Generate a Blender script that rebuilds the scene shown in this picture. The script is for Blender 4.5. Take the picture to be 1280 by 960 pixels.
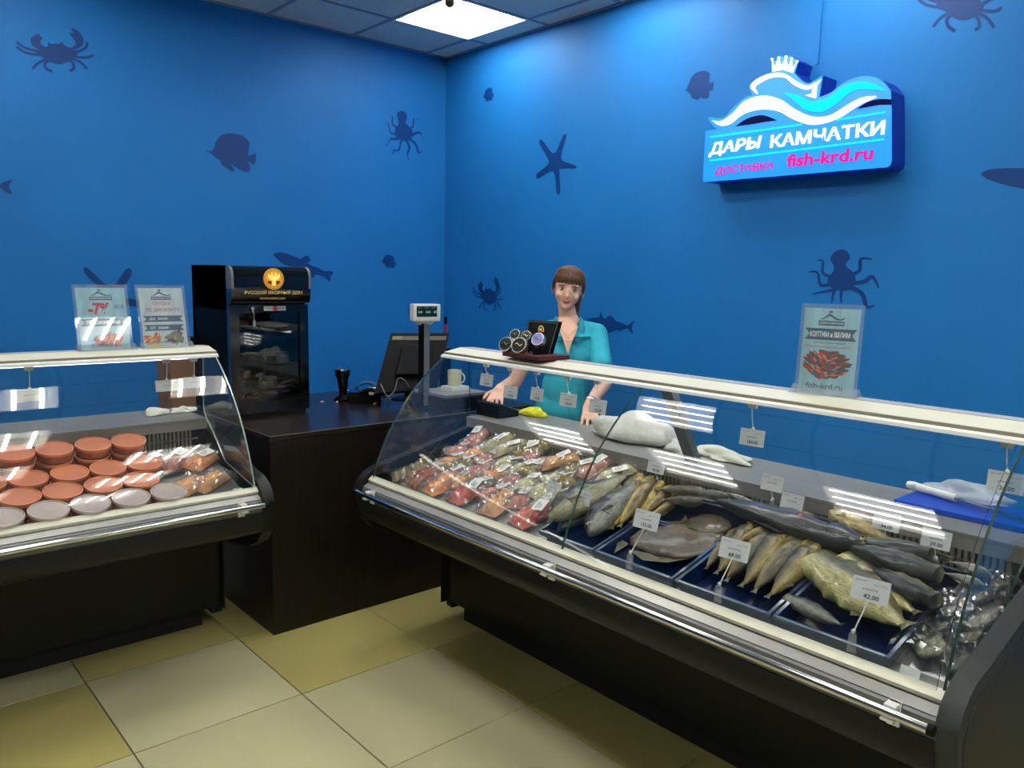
import bpy, bmesh, math, random
from mathutils import Vector, Matrix, Quaternion
random.seed(7)
SC = bpy.context.scene
for o in list(bpy.data.objects): bpy.data.objects.remove(o)
COL = SC.collection
V = Vector
# ------------------------------------------------------------------ camera
F, PITCH, ROLL, YAW, EYE = 999.71, 0.1352006, 0.0213593, 0.8453502, 1.587
cp, sp, cr, sr, cy, sy = math.cos(PITCH), math.sin(PITCH), math.cos(ROLL), math.sin(ROLL), math.cos(YAW), math.sin(YAW)
FW = V((cy*cp, sy*cp, -sp)); _r = V((sy, -cy, 0)); _u = _r.cross(FW)
RT = cr*_r + sr*_u; UP = -sr*_r + cr*_u
cam = bpy.data.cameras.new('camera'); cam.sensor_width = 36; cam.lens = F/1280*36; cam.clip_start = .02
co = bpy.data.objects.new('camera', cam); COL.objects.link(co); SC.camera = co
M = Matrix.Identity(4)
for i in range(3): M[i][0], M[i][1], M[i][2] = RT[i], UP[i], -FW[i]
M[2][3] = EYE; co.matrix_world = M
# ------------------------------------------------------------------ world, exposure
w = bpy.data.worlds.new('world'); SC.world = w; w.use_nodes = True
w.node_tree.nodes['Background'].inputs[0].default_value = (.8, .9, 1, 1)
w.node_tree.nodes['Background'].inputs[1].default_value = .3
SC.view_settings.view_transform = 'Standard'; SC.view_settings.look = 'None'
SC.view_settings.gamma = 1; SC.view_settings.use_curve_mapping = False
SC.view_settings.exposure = 0.6
TUBE_POWER = 24.0      # radiance of each fluorescent tube in the ceiling fixtures
CANOPY_POWER = 5.0     # radiance of the unseen tube added under each display canopy
# ------------------------------------------------------------------ room dimensions (metres, eye above the origin)
WX, WY, ZC = 3.66, 4.93, 3.147        # right wall plane, left wall plane, ceiling
OFF = 1.195                            # the left case is the same model, this much further back
CZ = 1.262                             # canopy top
WT = .95                               # worktop of the cases
DESK = .89

def ray(px, py): return RT*((px-640)/F) - UP*((py-480)/F) + FW
def on(px, py, axis, val):             # photograph pixel -> the point where that sight line meets a plane of the room
    d = ray(px, py); t = (val - (EYE if axis == 2 else 0))/d[axis]
    return d*t + V((0, 0, EYE))
def deck_z(u): return .69 + .26*(u-1.78)
def ondeck(px, py, hgt=0.0, side='R'):
    d = ray(px, py); k = 0 if side == 'R' else 1; off = 0 if side == 'R' else OFF
    t = (.69 - .26*(1.78+off) + hgt - EYE)/(d[2] - .26*d[k])
    return d*t + V((0, 0, EYE))
NR = V((-.2516, 0, .9678)); NL = V((0, -.2516, .9678))
# ------------------------------------------------------------------ materials
MATS = {}
def nmat(name):
    m = bpy.data.materials.new(name); m.use_nodes = True; MATS[name] = m
    return m, m.node_tree, m.node_tree.nodes['Principled BSDF']
def srgb(c): return tuple((x/255/12.92 if x/255 <= .04045 else ((x/255+.055)/1.055)**2.4) for x in c)
def mat(name, c, rough=.5, metal=0, noise=0, scale=8, bump=0, bscale=60, spec=.5, c2=None, coat=0, emit=0, sss=0, stretch=None):
    if name in MATS: return MATS[name]
    m, nt, b = nmat(name); c = srgb(c)
    b.inputs['Base Color'].default_value = (*c, 1); b.inputs['Roughness'].default_value = rough
    b.inputs['Metallic'].default_value = metal; b.inputs['Specular IOR Level'].default_value = spec
    b.inputs['Coat Weight'].default_value = coat
    if coat: b.inputs['Coat Roughness'].default_value = .08
    N = nt.nodes.new; L = nt.links.new
    tc = N('ShaderNodeTexCoord'); mp = N('ShaderNodeMapping'); L(tc.outputs['Object'], mp.inputs[0])
    if stretch: mp.inputs['Scale'].default_value = stretch
    if noise or c2:
        n = N('ShaderNodeTexNoise'); n.inputs['Scale'].default_value = scale; n.inputs['Detail'].default_value = 5
        L(mp.outputs[0], n.inputs[0]); r = N('ShaderNodeValToRGB'); L(n.outputs[0], r.inputs[0])
        r.color_ramp.elements[0].position = .35; r.color_ramp.elements[1].position = .65
        a = c if c2 else tuple(x*(1-noise) for x in c); d = srgb(c2) if c2 else tuple(min(1, x*(1+noise)) for x in c)
        r.color_ramp.elements[0].color = (*a, 1); r.color_ramp.elements[1].color = (*d, 1)
        L(r.outputs[0], b.inputs['Base Color'])
    if bump:
        n = N('ShaderNodeTexNoise'); n.inputs['Scale'].default_value = bscale; n.inputs['Detail'].default_value = 4
        L(mp.outputs[0], n.inputs[0]); bp = N('ShaderNodeBump'); bp.inputs['Strength'].default_value = bump; bp.inputs['Distance'].default_value = .01
        L(n.outputs[0], bp.inputs['Height']); L(bp.outputs[0], b.inputs['Normal'])
    if emit:
        b.inputs['Emission Color'].default_value = (*c, 1); b.inputs['Emission Strength'].default_value = emit
    return m
def thin_glass(name, tint=(1, 1, 1), f0=.04, rough=0.0, bump=0, bscale=30, haze=0, hazecol=(.9, .9, .9)):
    m, nt, b = nmat(name); N = nt.nodes.new; L = nt.links.new
    nt.nodes.remove(b); out = nt.nodes['Material Output']
    lw = N('ShaderNodeLayerWeight'); lw.inputs['Blend'].default_value = .5
    p = N('ShaderNodeMath'); p.operation = 'POWER'; p.inputs[1].default_value = 5; L(lw.outputs['Facing'], p.inputs[0])
    a = N('ShaderNodeMath'); a.operation = 'MULTIPLY_ADD'; a.inputs[1].default_value = 1-f0; a.inputs[2].default_value = f0; L(p.outputs[0], a.inputs[0])
    t = N('ShaderNodeBsdfTransparent'); t.inputs[0].default_value = (*tint, 1)
    g = N('ShaderNodeBsdfGlossy'); g.inputs['Roughness'].default_value = rough
    mx = N('ShaderNodeMixShader'); L(a.outputs[0], mx.inputs[0]); L(t.outputs[0], mx.inputs[1]); L(g.outputs[0], mx.inputs[2])
    last = mx
    if haze:
        d = N('ShaderNodeBsdfDiffuse'); d.inputs[0].default_value = (*hazecol, 1)
        m2 = N('ShaderNodeMixShader'); m2.inputs[0].default_value = haze; L(mx.outputs[0], m2.inputs[1]); L(d.outputs[0], m2.inputs[2]); last = m2
    if bump:
        tc = N('ShaderNodeTexCoord'); n = N('ShaderNodeTexNoise'); n.inputs['Scale'].default_value = bscale; n.inputs['Detail'].default_value = 3
        n.inputs['Distortion'].default_value = 1.2
        L(tc.outputs['Object'], n.inputs[0]); bp = N('ShaderNodeBump'); bp.inputs['Strength'].default_value = bump; bp.inputs['Distance'].default_value = .02
        L(n.outputs[0], bp.inputs['Height']); L(bp.outputs[0], g.inputs['Normal'])
    L(last.outputs[0], out.inputs[0]); return m
def emitmat(name, c, s):
    m, nt, b = nmat(name); nt.nodes.remove(b); e = nt.nodes.new('ShaderNodeEmission')
    e.inputs[0].default_value = (*srgb(c), 1); e.inputs[1].default_value = s
    nt.links.new(e.outputs[0], nt.nodes['Material Output'].inputs[0]); return m
GLASS = thin_glass('clear_glass', (.975, .985, .98), .045)
ACRYL = thin_glass('acrylic', (.96, .98, 1), .05, .02, haze=.04)
FILM = thin_glass('vacuum_film', (.98, .98, .98), .16, .08, haze=.05)
PLAST = thin_glass('clear_plastic', (.93, .95, .96), .08, .06, haze=.12)
DOORG = thin_glass('fridge_glass', (.55, .6, .62), .07)
FROST = thin_glass('frosted_lid', (.97, .93, .92), .07, .12, haze=.22, hazecol=(.85, .80, .78), bump=.3, bscale=40)
FROSTO = thin_glass('orange_lid', (1, .86, .78), .06, .15, haze=.3, hazecol=(.85, .45, .28))
GEDGE = mat('green_glass_edge', (60, 95, 80), .1, coat=1)
WALLP = mat('blue_wall_paint', (24, 112, 184), .55, noise=.04, scale=2, bump=.05, bscale=300, spec=.25)
DECAL = mat('navy_decal_vinyl', (6, 58, 122), .45, noise=.03, spec=.3)
CEIL = mat('ceiling_tile', (205, 210, 212), .9, noise=.05, scale=90, bump=.25, bscale=220, spec=.1)
TBAR = mat('ceiling_bar', (120, 140, 165), .5)
WHITE = mat('white_enamel', (225, 226, 222), .4)
OFFW = mat('offwhite_wall', (170, 172, 168), .8, noise=.04)
ALU = mat('brushed_aluminium', (112, 114, 114), .4, .5, noise=.06, scale=3, stretch=(60, 1, 60))
ALUL = mat('light_aluminium', (160, 160, 156), .35, .4)
CREAM = mat('cream_profile', (222, 220, 200), .4)
CREAMG = mat('grey_profile', (178, 178, 180), .4)
GROOVE = mat('brown_groove', (110, 105, 88), .6)
CHROME = mat('chrome_tube', (210, 212, 212), .12, 1)
BLACKP = mat('black_case_panel', (13, 16, 15), .4, spec=.3, bump=.02, bscale=5)
BUMP = mat('dark_bumper', (27, 27, 23), .45, spec=.3)
ENDP = mat('grey_end_panel', (50, 54, 52), .5, spec=.3, bump=.15, bscale=500)
ENDP2 = mat('dark_end_panel', (34, 35, 29), .5, spec=.3, bump=.15, bscale=500)
STEEL = mat('stainless_worktop', (150, 149, 144), .42, .35, noise=.05, scale=6)
DECKM = mat('deck_sheet', (170, 172, 168), .35, .3)
DARKV = mat('dark_void', (16, 17, 18), .7)
SLAT = mat('grille_slat', (128, 126, 112), .4, .3)
WOOD = mat('wenge_board', (25, 20, 14), .4, noise=.3, scale=9, stretch=(8, 8, .6), spec=.3)
WOODT = mat('wenge_top', (32, 26, 24), .25, noise=.3, scale=9, stretch=(.6, 8, 8), spec=.5)
EDGEW = mat('worn_wood_edge', (105, 98, 80), .5)
BLKG = mat('gloss_black', (9, 9, 9), .12, coat=.6)
BLK = mat('black_plastic', (4, 5, 6), .55, spec=.12)
BLKM = mat('matt_black', (4, 4, 5), .7, spec=.2)
GREYP = mat('grey_plastic', (98, 104, 108), .45)
WHP = mat('white_plastic', (216, 218, 214), .35)
PAPER = mat('paper', (236, 237, 232), .7)
CARD = mat('price_card', (214, 218, 222), .6)
INK = mat('print_ink', (40, 42, 60), .7)
NAVYT = mat('navy_tray', (18, 32, 70), .22, coat=.4)
GOLD = mat('gold', (215, 165, 60), .3, .6)
GOLDL = mat('gold_print', (228, 196, 120), .4, .1, emit=.1)  # faint glow put into the print colour
RED = mat('red_plastic', (160, 20, 30), .4)
YEL = mat('yellow_cloth', (215, 215, 30), .8, noise=.15, scale=40, bump=.6, bscale=60)
CLOTH = mat('white_cloth', (226, 228, 214), .85, noise=.03, bump=.5, bscale=26)
BAGW = mat('white_bag', (205, 207, 202), .5, bump=1.0, bscale=30)
BLUEB = mat('blue_board', (10, 70, 190), .4)
CARDB = mat('cardboard', (150, 110, 80), .8, noise=.1)
SKIN = mat('skin', (226, 180, 158), .55, noise=.04, scale=12)
HAIR = mat('brown_hair', (92, 58, 38), .5, noise=.35, scale=40, stretch=(6, 6, 1), bump=.5, bscale=90)
SHIRT = mat('teal_shirt', (38, 165, 188), .8, noise=.05, scale=14, bump=.35, bscale=22)
SHIRTD = mat('teal_collar', (30, 140, 168), .8)
JEANS = mat('dark_trousers', (22, 26, 40), .85)
LIP = mat('lips', (176, 96, 92), .5)
EYEW = mat('eye_white', (215, 212, 206), .3); EYED = mat('eye_iris', (40, 34, 30), .2); BROW = mat('eyebrow', (84, 58, 42), .7)
SILV = mat('silver', (200, 200, 195), .25, .9)
MUG = mat('cream_mug', (212, 214, 176), .4)
CABLE = mat('grey_cable', (120, 118, 112), .5)

# floor tile materials
def tilemat(name, c):
    m, nt, b = nmat(name); N = nt.nodes.new; L = nt.links.new
    tc = N('ShaderNodeTexCoord'); n = N('ShaderNodeTexNoise'); n.inputs['Scale'].default_value = 1.6; n.inputs['Detail'].default_value = 6
    L(tc.outputs['Object'], n.inputs[0]); r = N('ShaderNodeValToRGB'); L(n.outputs[0], r.inputs[0]); c = srgb(c)
    r.color_ramp.elements[0].color = (*[x*.86 for x in c], 1); r.color_ramp.elements[1].color = (*[min(1, x*1.1) for x in c], 1)
    L(r.outputs[0], b.inputs['Base Color']); b.inputs['Roughness'].default_value = .3; b.inputs['Specular IOR Level'].default_value = .35
    return m
TILE_A = tilemat('pale_floor_tile', (188, 183, 145)); TILE_B = tilemat('warm_floor_tile', (178, 168, 105)); GROUT = mat('grout', (104, 98, 66), .9)

# ------------------------------------------------------------------ mesh helpers
def link(o, parent=None):
    COL.objects.link(o)
    if parent is not None: o.parent = parent
    return o
class MB:
    def __init__(s): s.v = []; s.f = []; s.m = []; s.mi = 0
    def add(s, vs, fs):
        b = len(s.v); s.v += [V(x) for x in vs]; s.f += [tuple(b+i for i in f) for f in fs]; s.m += [s.mi]*len(fs); return s
    def box(s, x0, x1, y0, y1, z0, z1, T=None):
        vs = [V((x, y, z)) for z in (z0, z1) for y in (y0, y1) for x in (x0, x1)]
        if T: vs = [T @ p for p in vs]
        return s.add(vs, [(0, 1, 3, 2), (4, 6, 7, 5), (0, 4, 5, 1), (2, 3, 7, 6), (0, 2, 6, 4), (1, 5, 7, 3)])
    def poly(s, pts):  return s.add(pts, [tuple(range(len(pts)))])
    def prism(s, pts, d):                       # polygon swept by vector d
        n = len(pts); d = V(d); vs = [V(p) for p in pts]+[V(p)+d for p in pts]
        return s.add(vs, [tuple(range(n)), tuple(range(2*n-1, n-1, -1))]+[(i, (i+1) % n, n+(i+1) % n, n+i) for i in range(n)])
    def tube(s, pts, r, n=10, caps=True):
        pts = [V(p) for p in pts]; R = r if isinstance(r, (list, tuple)) else [r]*len(pts); vs = []; up = None
        for i, p in enumerate(pts):
            t = (pts[min(i+1, len(pts)-1)]-pts[max(i-1, 0)]).normalized()
            if up is None: up = t.orthogonal().normalized()
            up = (up - t*up.dot(t)).normalized(); sd = t.cross(up)
            vs += [p+(up*math.cos(2*math.pi*k/n)+sd*math.sin(2*math.pi*k/n))*R[i] for k in range(n)]
        fs = [(i*n+k, i*n+(k+1) % n, (i+1)*n+(k+1) % n, (i+1)*n+k) for i in range(len(pts)-1) for k in range(n)]
        if caps: fs += [tuple(range(n))[::-1], tuple((len(pts)-1)*n+k for k in range(n))]
        return s.add(vs, fs)
    def lathe(s, c, prof, n=28, axis=None, sx=1, sy=1):   # prof: (r, z)
        c = V(c); vs = []
        for r, z in prof:
            for k in range(n):
                a = 2*math.pi*k/n; p = V((r*math.cos(a)*sx, r*math.sin(a)*sy, z))
                if axis is not None: p = axis @ p
                vs.append(c+p)
        fs = [(i*n+k, i*n+(k+1) % n, (i+1)*n+(k+1) % n, (i+1)*n+k) for i in range(len(prof)-1) for k in range(n)]
        fs += [tuple(range(n))[::-1], tuple((len(prof)-1)*n+k for k in range(n))]
        return s.add(vs, fs)
    def ell(s, c, r, n=16, m=10, T=None):
        c = V(c); vs = [V((0, 0, -r[2]))]
        for i in range(1, m):
            a = -math.pi/2+math.pi*i/m
            vs += [V((r[0]*math.cos(a)*math.cos(2*math.pi*k/n), r[1]*math.cos(a)*math.sin(2*math.pi*k/n), r[2]*math.sin(a))) for k in range(n)]
        vs.append(V((0, 0, r[2])))
        fs = [(0, 1+(k+1) % n, 1+k) for k in range(n)]
        for i in range(m-2): fs += [(1+i*n+k, 1+i*n+(k+1) % n, 1+(i+1)*n+(k+1) % n, 1+(i+1)*n+k) for k in range(n)]
        fs += [(1+(m-2)*n+k, 1+(m-2)*n+(k+1) % n, len(vs)-1) for k in range(n)]
        if T: vs = [T @ p for p in vs]
        return s.add([p+c for p in vs], fs)
    def build(s, name, mats, parent=None, smooth=False, bevel=0, kind=None, fix=True, angle=40):
        me = bpy.data.meshes.new(name); off = parent.matrix_world.translation if parent is not None and not parent.get('_loc') else V((0, 0, 0))
        if parent is not None and parent.parent is not None: off = off
        me.from_pydata([p-off for p in s.v], [], s.f)
        if not isinstance(mats, (list, tuple)): mats = [mats]
        for m in mats: me.materials.append(m)
        for p, i in zip(me.polygons, s.m): p.material_index = min(i, len(mats)-1)
        if fix:
            b = bmesh.new(); b.from_mesh(me); bmesh.ops.recalc_face_normals(b, faces=b.faces)
            if bevel: bmesh.ops.bevel(b, geom=[e for e in b.edges if len(e.link_faces) == 2 and e.calc_face_angle(0) > .5], offset=bevel, segments=2, affect='EDGES', profile=.7)
            b.to_mesh(me); b.free()
        if smooth:
            for p in me.polygons: p.use_smooth = True
            if angle < 180: me.set_sharp_from_angle(angle=math.radians(angle))
        o = bpy.data.objects.new(name, me); link(o, parent)
        if kind: o['kind'] = kind
        return o
def tag(o, label, cat, group=None):
    o['label'] = label; o['category'] = cat
    if group: o['group'] = group
    return o
def thing(name, label, cat, loc, group=None):
    o = bpy.data.objects.new(name, None); o.empty_display_size = .05; o.location = loc; COL.objects.link(o)
    o.matrix_world = Matrix.Translation(V(loc)); return tag(o, label, cat, group)
def copy_tree(o, parent=None):
    c = o.copy(); COL.objects.link(c); c.parent = parent
    for ch in list(o.children): copy_tree(ch, c)
    return c
def struct(o): o['kind'] = 'structure'; return o
def lay(root, p0, p1, normal, native, sxyz=None):   # put a thing modelled along +X onto the line p0-p1
    p0, p1 = V(p0), V(p1); x = (p1-p0); L = x.length; x.normalize()
    z = (V(normal)-x*V(normal).dot(x)).normalized(); y = z.cross(x); s = L/native
    m = Matrix.Identity(4); k = sxyz or (1, 1, 1)
    for i in range(3): m[i][0], m[i][1], m[i][2], m[i][3] = x[i]*s*k[0], y[i]*s*k[1], z[i]*s*k[2], p0[i]
    root.matrix_basis = m
    return root
TXT = {}
def text_verts(t, bold=0.0):
    if (t, bold) in TXT: return TXT[(t, bold)]
    c = bpy.data.curves.new('writing', 'FONT'); c.body = t; c.resolution_u = 2; c.offset = bold
    o = bpy.data.objects.new('writing', c); COL.objects.link(o)
    dg = bpy.context.evaluated_depsgraph_get(); me = bpy.data.meshes.new_from_object(o.evaluated_get(dg))
    vs = [v.co.copy() for v in me.vertices]; fs = [tuple(p.vertices) for p in me.polygons]
    bpy.data.objects.remove(o); bpy.data.curves.remove(c); bpy.data.meshes.remove(me)
    xs = [v.x for v in vs]; ys = [v.y for v in vs]; x0, y0 = min(xs), min(ys); w_, h_ = max(xs)-x0 or 1, max(ys)-y0 or 1
    r = ([((v.x-x0)/w_, (v.y-y0)/h_) for v in vs], fs); TXT[(t, bold)] = r; return r
def write(mb, t, o, ux, uy, bold=0.0, slant=0):   # lettering filling the rectangle o, ux, uy
    vs, fs = text_verts(t, bold); o, ux, uy = V(o), V(ux), V(uy)
    mb.add([o+ux*(a+slant*b)+uy*b for a, b in vs], fs)

# ================================================================== THE ROOM
XB, YB = -5.2, -4.6
f = MB().box(XB, WX, YB, WY, -.12, -.006).build('floor', GROUT); struct(f)
tile = MB().box(-.2975, .2975, -.2975, .2975, -.02, 0)
tA = tile.build('tile', TILE_A, f, bevel=.0015); tB = MB().box(-.2975, .2975, -.2975, .2975, -.02, 0).build('tile', TILE_B, f, bevel=.0015)
gx0, gy0 = 1.308-.3, 2.635-.3
warm = {(1, 1), (1, 2), (-2, 1), (-1, 1), (0, 2), (-2, -1)}
first = {0: tA, 1: tB}; used = set()
for i in range(-5, 5):
    for j in range(-6, 5):
        k = 1 if ((i, j) in warm or (i >= 2)) else 0
        o = first[k] if k not in used else first[k].copy()
        if k in used: COL.objects.link(o)
        used.add(k); o.parent = f; o.location = (gx0+.6*i, gy0+.6*j, random.uniform(-.0006, .0006))
T_ = .12
wr = struct(MB().box(WX, WX+T_, YB, WY+T_, -.12, ZC+.3).build('wall_right', WALLP))
wl = struct(MB().box(XB, WX, WY, WY+T_, -.12, ZC+.3).build('wall_left', WALLP))
struct(MB().box(XB-T_, XB, YB, WY+T_, -.12, ZC+.3).build('wall_back', OFFW))
struct(MB().box(XB-T_, WX+T_, YB-T_, YB, -.12, ZC+.3).build('wall_front', OFFW))
ce = struct(MB().box(XB, WX, YB, WY, ZC+.10, ZC+.2).build('ceiling', CEIL))
# suspended ceiling: tiles and bars, fixture cells left open
cx0, cy0 = 2.88, 3.84            # lower corner of the visible fixture
CELL = set()
CELL = {(0, 0), (-4, 0), (-2, -2), (-4, -2), (0, -2), (-4, -4), (0, -4), (-2, -6), (-4, -6), (-2, -8), (-4, -8), (-2, -10), (-4, -10), (-8, -8), (-8, -10), (-8, -6), (-12, -8)}
ct0 = MB().box(0, .575, 0, .575, 0, .012).build('ceiling_tile', CEIL, ce, bevel=.003); ct_first = True
bars = MB()
xs = [cx0+.6*i for i in range(-14, 3)]; ys = [cy0+.6*j for j in range(-15, 3)]
for x in xs:
    if XB < x < WX: bars.box(x-.012, x+.012, YB, WY, ZC, ZC+.02)
for y in ys:
    if YB < y < WY: bars.box(XB, WX, y-.012, y+.012, ZC+.0005, ZC+.02)
for i in range(-14, 2):
    for j in range(-15, 2):
        if (i, j) in CELL: continue
        x, y = cx0+.6*i, cy0+.6*j
        w_, h_ = min(x+.5875, WX)-(x+.0125), min(y+.5875, WY)-(y+.0125)
        if w_ < .03 or h_ < .03: continue
        full = w_ > .57 and h_ > .57
        if full:
            o = ct0 if ct_first else ct0.copy()
            if not ct_first: COL.objects.link(o)
            ct_first = False
            o.parent = ce; o.location = (x+.0125, y+.0125, ZC+.004)
        else:
            MB().box(x+.0125, x+.0125+w_, y+.0125, y+.0125+h_, ZC+.004, ZC+.016).build('ceiling_tile', CEIL, ce)
b_ = bars.build('ceiling_bar', TBAR, ce); b_['kind'] = 'stuff'
MB().box(WX-.02, WX, YB, WY, ZC-.004, ZC+.01).box(XB, WX, WY-.02, WY, ZC-.004, ZC+.01).build('edge_trim', TBAR, ce)
# light fixtures: recessed tray with four tubes running away from the viewer
TUBE = emitmat('fluorescent_tube', (255, 253, 246), TUBE_POWER)
TRAY = mat('fixture_tray', (240, 240, 236), .45, spec=.5)
fx = thing('ceiling_light', '', 'ceiling light', (0, 0, ZC), 'square ceiling lights with four tubes')
m = MB(); a, b = .012, .588; zt = ZC+.075
m.add([(a, a, ZC+.002), (b, a, ZC+.002), (b, b, ZC+.002), (a, b, ZC+.002), (.05, .05, zt), (.55, .05, zt), (.55, .55, zt), (.05, .55, zt)],
      [(0, 1, 5, 4), (1, 2, 6, 5), (2, 3, 7, 6), (3, 0, 4, 7), (4, 5, 6, 7)])
m.build('reflector', TRAY, fx, fix=False)
fr = MB()
for q in ((0, .6, 0, .014), (0, .6, .586, .6), (0, .014, .014, .586), (.586, .6, .014, .586)): fr.box(q[0], q[1], q[2], q[3], ZC-.003, ZC+.004)
fr.build('frame', WHITE, fx)
for k in range(4):
    x = .09+.14*k
    MB().tube([(x, .03, ZC+.04), (x, .57, ZC+.04)], .013, 8).build('tube', TUBE, fx, smooth=True)
firstf = True; ORD = ['first', 'second', 'third', 'fourth', 'fifth', 'sixth', 'seventh', 'eighth']
for (i, j) in sorted(CELL, reverse=True):
    o = fx if firstf else copy_tree(fx); firstf = False
    o.location = (cx0+.6*i, cy0+.6*j, ZC)
    vis = (i, j) == (0, 0)
    o['label'] = ('square recessed ceiling light glowing white near the corner of the blue walls' if vis else
                  'ceiling light out of view, %s place from the right wall in the %s row' % (ORD[-i//2], ORD[-j//2]))
    if vis and 'group' in o: del o['group']
# wall seam / cable channel above the sign
p = on(1025, 30, 0, WX)
struct(MB().box(WX-.008, WX, p.y-.008, p.y+.008, 2.60, ZC).build('trim_1', WALLP))
# security camera on the ceiling
q = on(562, 8, 2, 3.05)
t = thing('security_camera', 'small grey dome camera hanging below the ceiling light', 'camera', (q.x, q.y, ZC))
MB().lathe((q.x, q.y, ZC-.03), [(.035, .03), (.035, .012), (.03, 0), (.02, -.003)], 20).build('mount', GREYP, t, smooth=True)
MB().tube([(q.x, q.y, ZC-.02), (q.x, q.y, ZC-.065)], .016, 14).ell((q.x, q.y, ZC-.075), (.028, .028, .028)).build('body', GREYP, t, smooth=True)
ax = Quaternion((1, 0, 0), math.radians(0)); d = (V((-.6, -.6, -.5))).normalized(); c = V((q.x, q.y, ZC-.075))
MB().tube([c, c+d*.034], .017, 14).build('lens', BLKG, t, smooth=True)

# ================================================================== WALL DECALS
def wallpt(side, px, py, e=.0): 
    return on(px, py, 0, WX-.0015-e) if side == 'R' else on(px, py, 1, WY-.0015-e)
def decal(name, label, side, polys, lines=(), cat='wall decal'):
    mb = MB(); e = 0; allp = []
    n = V((1, 0, 0)) if side == 'R' else V((0, 1, 0))
    for P_ in polys:
        mb.prism([wallpt(side, *p_, e) for p_ in P_], n*.001); e += .00007
    for P_, w_ in lines:
        pts = [wallpt(side, *p_) for p_ in P_]; W = w_ if isinstance(w_, (list, tuple)) else [w_]*len(pts); Lp = []; Rp = []
        for i, p_ in enumerate(pts):
            t_ = (pts[min(i+1, len(pts)-1)]-pts[max(i-1, 0)]).normalized(); s_ = t_.cross(n)
            dpx = (wallpt(side, P_[i][0]+1, P_[i][1])-wallpt(side, *P_[i])).length; dpy = (wallpt(side, P_[i][0], P_[i][1]+1)-wallpt(side, *P_[i])).length
            hw = W[i]*.5*(dpx+dpy)/2; Lp.append(p_+s_*hw-n*e); Rp.append(p_-s_*hw-n*e)
        mb.add(Lp+Rp, [(i, i+1, len(pts)+i+1, len(pts)+i) for i in range(len(pts)-1)]); e += .00007
    o = mb.build(name, DECAL, fix=False); c_ = sum((v.co for v in o.data.vertices), V())/len(o.data.vertices)
    for v in o.data.vertices: v.co -= c_
    o.location = c_; return tag(o, label, cat)
def bez(pts, n=4):                      # smooth polyline (Catmull-Rom)
    o = []
    for i in range(len(pts)-1):
        p0, p1, p2, p3 = pts[max(i-1, 0)], pts[i], pts[i+1], pts[min(i+2, len(pts)-1)]
        for k in range(n):
            t_ = k/n; o.append(tuple(.5*((2*p1[a]) + (-p0[a]+p2[a])*t_ + (2*p0[a]-5*p1[a]+4*p2[a]-p3[a])*t_*t_ + (-p0[a]+3*p1[a]-3*p2[a]+p3[a])*t_**3) for a in (0, 1)))
    return o+[pts[-1]]
def bezc(pts, n=4):
    pts = list(pts); k = len(pts); ext = [pts[-1]]+pts+[pts[0], pts[1]]; o = []
    for i in range(1, k+1):
        p0, p1, p2, p3 = ext[i-1], ext[i], ext[i+1], ext[i+2]
        for j in range(n):
            t_ = j/n; o.append(tuple(.5*((2*p1[a]) + (-p0[a]+p2[a])*t_ + (2*p0[a]-5*p1[a]+4*p2[a]-p3[a])*t_*t_ + (-p0[a]+3*p1[a]-3*p2[a]+p3[a])*t_**3) for a in (0, 1)))
    return o
def mapper(src, dst):
    (a0, b0, a1, b1), (c0, d0, c1, d1) = src, dst
    return lambda p_: (c0+(p_[0]-a0)/(a1-a0)*(c1-c0), d0+(p_[1]-b0)/(b1-b0)*(d1-d0))
CRAB_P = [bezc([(300, 400), (390, 370), (420, 352), (490, 352), (560, 380), (620, 420), (610, 452), (560, 490), (490, 512), (430, 505), (370, 470), (300, 440)], 3),
          [(385, 372), (388, 332), (405, 350), (430, 358)], [(470, 358), (500, 332), (520, 372), (480, 372)],
          bezc([(250, 310), (280, 285), (315, 272), (322, 300), (347, 298), (325, 330), (335, 358), (385, 388), (330, 402), (265, 362)], 2),
          bezc([(568, 225), (620, 243), (660, 290), (672, 335), (655, 372), (600, 398), (556, 392), (605, 362), (600, 325), (580, 295), (553, 258), (592, 268)], 2)]
CRAB_L = [(bez([(140, 335), (200, 380), (310, 412)]), 20), (bez([(136, 374), (220, 425), (360, 445)]), 20), (bez([(265, 552), (310, 505), (380, 470)]), 20),
          (bez([(422, 575), (372, 545), (365, 505), (405, 480)]), 22), (bez([(697, 335), (685, 385), (615, 418)]), 22), (bez([(750, 440), (700, 460), (600, 455)]), 20),
          (bez([(697, 555), (650, 502), (580, 470)]), 20), (bez([(562, 568), (592, 548), (585, 505), (555, 480)]), 22)]
def crab(label, side, dst):
    f_ = mapper((140, 225, 750, 580), dst); k = (dst[2]-dst[0])/610
    decal('crab_decal', label, side, [[f_(p_) for p_ in P_] for P_ in CRAB_P], [([f_(p_) for p_ in P_], w_*k) for P_, w_ in CRAB_L])
crab('navy crab silhouette high on the left wall near the upper left of the view', 'L', (21, 35, 117, 90.5))
crab('small navy crab silhouette low on the right wall behind the gift box', 'R', (591, 346, 629, 389))
crab('navy crab silhouette at the ceiling edge of the right wall, partly out of view', 'R', (1144, -38, 1252, 40))
OCT_P = [bezc([(385, 240), (410, 208), (450, 200), (495, 215), (520, 260), (510, 320), (505, 360), (560, 420), (575, 480), (560, 550), (500, 580), (420, 555), (375, 510), (365, 430), (405, 380), (405, 330)], 3), bezc([(375, 430), (470, 390), (580, 440), (590, 520), (560, 590), (470, 600), (400, 570), (360, 510)], 3)]
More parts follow.
